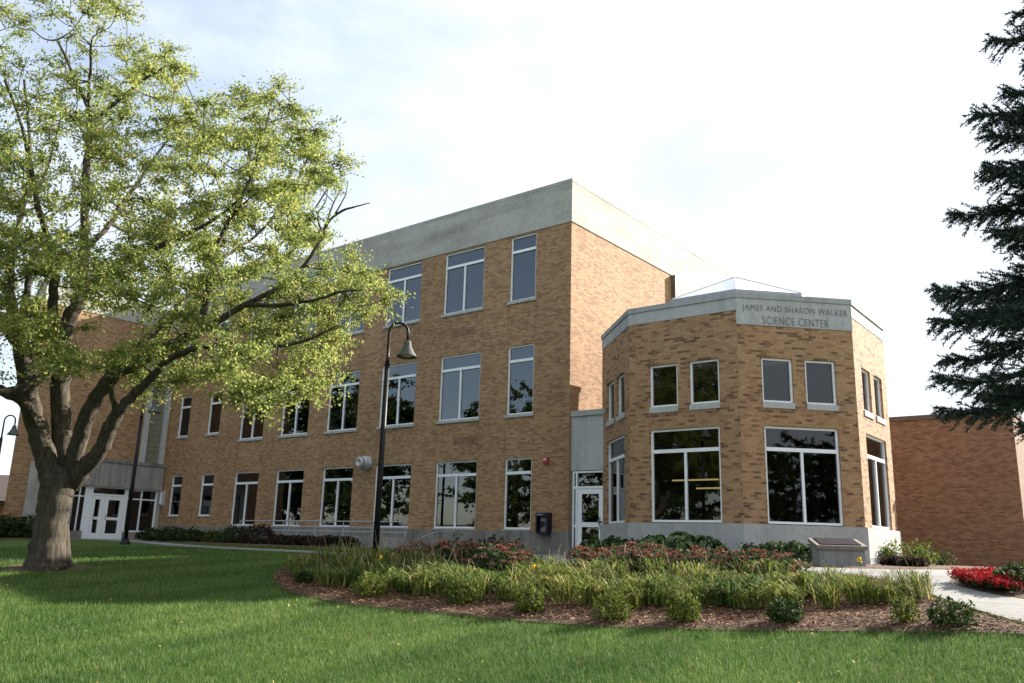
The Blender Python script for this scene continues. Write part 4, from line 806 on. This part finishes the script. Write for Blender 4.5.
for x, y, s_ in ((4.9,-3.1,1.0),(5.7,-3.2,1.15),(6.4,-3.25,1.0),(5.3,-3.9,.9),(6.1,-3.9,.85)): put(hA, (x, y), None, GH, s_)
hB = hosta(5, 80, .5, .42, .15, SHRUB1, 'dark leafy perennial against the pavilion plinth', 'dark perennials along the pavilion wall')
for x, y, s_ in ((2.6,-2.6,.9),(3.2,-3.3,1.0),(3.9,-3.4,1.15),(4.4,-3.6,1.0),(7.8,-3.5,.9),(8.35,-3.6,1.0),(8.9,-3.7,1.05),(9.2,-3.3,.9),(8.1,-3.0,1.0)): put(hB, (x, y), None, 'dark perennials along the pavilion wall', s_)
for i, (px, py, rx, rz_, mat, flo, lab) in enumerate(((880,564,.5,.28,SHRUB1,None,'low dark green plant right of the stone monument'),(908,565,.8,.40,SHRUB2,None,'bright yellow-green mound beside the pavilion corner'),(928,565,.6,.3,SHRUB1,None,'low green mound with grey tinge past the yellow-green one'),(950,563,.6,.36,SHRUB1,PINKF,'green plant with pink blooms near the wing wall'),(962,563,.35,.28,SHRUB2,REDF,'small plant with orange-red leaves at the end of the pavilion bed'),(895,566,.3,.14,SHRUB3,None,'low purplish plant at the mulch edge right of the monument'),(915,567,.3,.14,SHRUB3,None,'low dark purple plant before the yellow-green mound'))):
    e = shrub(700, rx, rz_, .10, .05, mat, lab, flo=flo, nf=40 if flo else 0); put(e, hit(px, py+2))
for px, py, rx, rz_, mat, lab in ((492,562,.55,.42,SHRUB3,'dark reddish shrub behind the sedums near the plinth'),(530,563,.3,.2,SHRUB2,'bright green low plant before the pavement gap'),(512,583,.3,.2,SHRUB2,'bright green leafy clump under the red sedums')):
    e = shrub(600, rx, rz_, .09, .045, mat, lab); put(e, hit(px, py+12))
# pink and white bedding flowers, red salvia
fA = shrub(260, .22, .10, .07, .04, SHRUB1, 'low bedding plant with pale pink flowers by the path', 'bedding_flower', 'flower', 'pink bedding flowers by the path', flo=PINKF, nf=45)
for x, y in ((7.2,-4.6),(7.6,-4.7),(8.0,-4.6),(8.4,-4.75),(8.8,-4.6),(6.7,-4.6),(6.2,-4.5)): put(fA, (x, y), None, 'pink bedding flowers by the path')
GR = 'red salvia plants in the path island'
def salvia(seed):
    r = np.random.default_rng(seed); e = empty('red_salvia', (0, 0, 0), 'bright red salvia plant in the island bed between the paths', 'flower', GR); n = 130; c = r.normal(size=(n, 3))*np.array([.10, .10, .05])+np.array([0, 0, .13]); o1 = link('leaves', fast_mesh('salvia_leaves', leaf_quads(c, .08, .04, 0, .3), 4), SHRUB1); o1.parent = e; f_ = []
    for k in range(12):
        x, y = r.normal(size=2)*.10; h = r.uniform(.24, .36); z = np.linspace(.12, h, 18); f_.append(np.stack([x+r.normal(size=18)*.02, y+r.normal(size=18)*.02, z], 1))
    o2 = link('flower_spikes', fast_mesh('salvia_flowers', leaf_quads(np.concatenate(f_), .06, .04, -.2, .2), 4), REDF); o2.parent = e; return e
sal = [salvia(1), salvia(2)]
cnt = 0
while cnt < 75:
    px, py = rng.uniform(946, 1010), rng.uniform(583, 608)
    if py > 590+(px-945)*.22: continue
    p_ = hit(px, py)
    if inside(REDP_, np.array([p_[0]]), np.array([p_[1]]))[0]: put(sal[cnt % 2], p_, None, GR, rng.uniform(.42, .62)); cnt += 1
for (px, py, lab) in ((487,566,'scarlet salvia beside the dark reddish shrub'),(601,565,'pinkish red salvia before the vestibule door'),(782,583,'lone scarlet salvia at the pavement edge before the pavilion'),(792,584,'scarlet salvia right of the lone one at the pavement edge')):
    for q in range(1): put(sal[0], hit(px, py+2), lab, GR, .85)
e = shrub(600, .34, .22, .09, .045, SHRUB1, 'dark green leafy plant beside the red salvias at right edge'); put(e, hit(1018, 592))
# yellow daylily flowers
for (px, py, lab) in ((532,588,'yellow daylily bloom above the left bed plants'),(862,583,'yellow daylily bloom in the right part of the bed'),(378,575,'yellow bloom at the foot of the lamp pole')):
    p_ = hit(px, py+16); e = empty('yellow_flower', (p_[0], p_[1], p_[2]+.05), lab, 'flower'); st = MB(); st.tube([(0,0,0),(.02,0,.3),(.0,.02,.50)], [.006,.005,.004], 4, False); o1 = st.build('stalk', STEM); o1.parent = e
    c = rng.normal(size=(10, 3))*.018+np.array([0, .02, .52]); o2 = link('petals', fast_mesh('petals', leaf_quads(c, .065, .04, 0, .2), 4), YELF); o2.parent = e
# shrubs along the facade and the left wing
for (px, py, rx, rz_, mat, lab) in ((152,543,.7,.32,SHRUB1,'wide pale-leaved hosta mound nearest the main entrance'),(172,544,.75,.38,SHRUB1,'green leafy mound under the narrow window left of the pair'),(192,545,.6,.34,SHRUB1,'green leafy mound under the second narrow window'),(212,546,.35,.28,SHRUB2,'yellow-green small plant between the dark shrubs'),(232,546,.65,.42,SHRUB1,'dark green clipped shrub under the first wide window'),(257,547,.75,.46,SHRUB3,'brownish purple shrub under the second wide window, taller'),(284,549,.65,.22,SHRUB3,'low purple shrub at the start of the railing'),(304,549,.6,.22,SHRUB3,'low purple shrub below the railing, second along it'),(324,550,.6,.23,SHRUB3,'low purple shrub below the railing, third along it'),(343,550,.55,.22,SHRUB3,'low purple shrub at the end of the row by the lamp bed')):
    q = at_dist(px, py, 10); v = ray(px, py); tt = (-2.7-CAM[1])/v[1]; p_ = CAM+v*tt
    e = shrub(1100, rx, rz_, .13, .06, mat, lab, stems=14); put(e, p_)
for i, (x, y) in enumerate(((-24.2,-6.4),(-24.4,-7.7),(-25.6,-8.8),(-27.0,-8.0),(-28.4,-6.9),(-29.8,-5.6))):
    e = shrub(1500, .95, .62, .16, .08, LEAF_D, 'dark green hedge shrub beside the brick corner at far left', 'hedge_shrub', 'shrub', 'dark hedge shrubs at the far left') if i == 0 else e0
    if i == 0: e0 = e
    put(e0, (x, y), None, 'dark hedge shrubs at the far left', 1.0)
# ------------------------------------------------------------------ loose stuff: mulch chips, grass, fallen leaves
def wedge_pts(n, d0, d1, az):
    d = np.exp(rng.uniform(math.log(d0), math.log(d1), n)); a = rng.uniform(-az, az, n)+YAW; x = CAM[0]+d*np.sin(a); y = CAM[1]+d*np.cos(a); return x, y, d
lo, hi = BEDP.min(0), BEDP.max(0); n = 90000; x = rng.uniform(lo[0], hi[0], n); y = rng.uniform(lo[1], hi[1], n); k = inside(BEDP, x, y) & ((y < -10.2) | (x > 11) | (rng.uniform(size=n) < .3)); x, y = x[k], y[k]
c = np.stack([x, y, g(x, y)+.055+rng.uniform(0, .03, len(x))], 1); q = leaf_quads(c, .085, .020, 0, 0); qq = q.reshape(-1, 4, 3); qq[:, :, 2] = c[:, None, 2]+(qq[:, :, 2]-c[:, None, 2])*.3
tag(link('bark_chips', fast_mesh('bark_chips', qq.reshape(-1, 3), 4), CHIP), 'reddish brown bark mulch chips covering the planting bed', 'mulch', None, 'stuff')
x, y, d = wedge_pts(560000, 6.5, 30, rad(40)); ex = inside(BEDP, x, y)
for P in (WALKP, REDP_, OBED, FBED, SBED): ex |= inside(P, x, y)
ex |= inside(SOILP, x, y) & (rng.uniform(size=len(x)) < .8)
k = ~ex & (y < -.3); x, y, d = x[k], y[k], d[k]; n = len(x); a = rng.uniform(0, 6.283, n); h = rng.uniform(.035, .085, n)*(.8+.4*rng.uniform(size=n)); w_ = .0035*(d/9)**.6; ln_ = rng.normal(size=(n, 2))*.025; z = g(x, y)-.005
b0 = np.stack([x-np.cos(a)*w_, y-np.sin(a)*w_, z], 1); b1 = np.stack([x+np.cos(a)*w_, y+np.sin(a)*w_, z], 1); tp = np.stack([x+ln_[:, 0], y+ln_[:, 1], z+h], 1)
tag(link('grass_blades', fast_mesh('grass_blades', np.stack([b0, b1, tp], 1).reshape(-1, 3), 3), BLADE), 'short mown green grass covering the lawn', 'grass', None, 'stuff')
x, y, d = wedge_pts(330, 8.5, 26, rad(36)); k = ~inside(WALKP, x, y); x, y = x[k], y[k]; c = np.stack([x, y, g(x, y)+.06], 1)
tag(link('fallen_leaves', fast_mesh('fallen_leaves', leaf_quads(c, .045, .03, 0, .8), 4), FALLEN), 'scattered small yellow fallen leaves on the lawn', 'leaves', None, 'stuff')
print('polys', sum(len(m.polygons) for m in bpy.data.meshes), 'objs', len(bpy.data.objects))
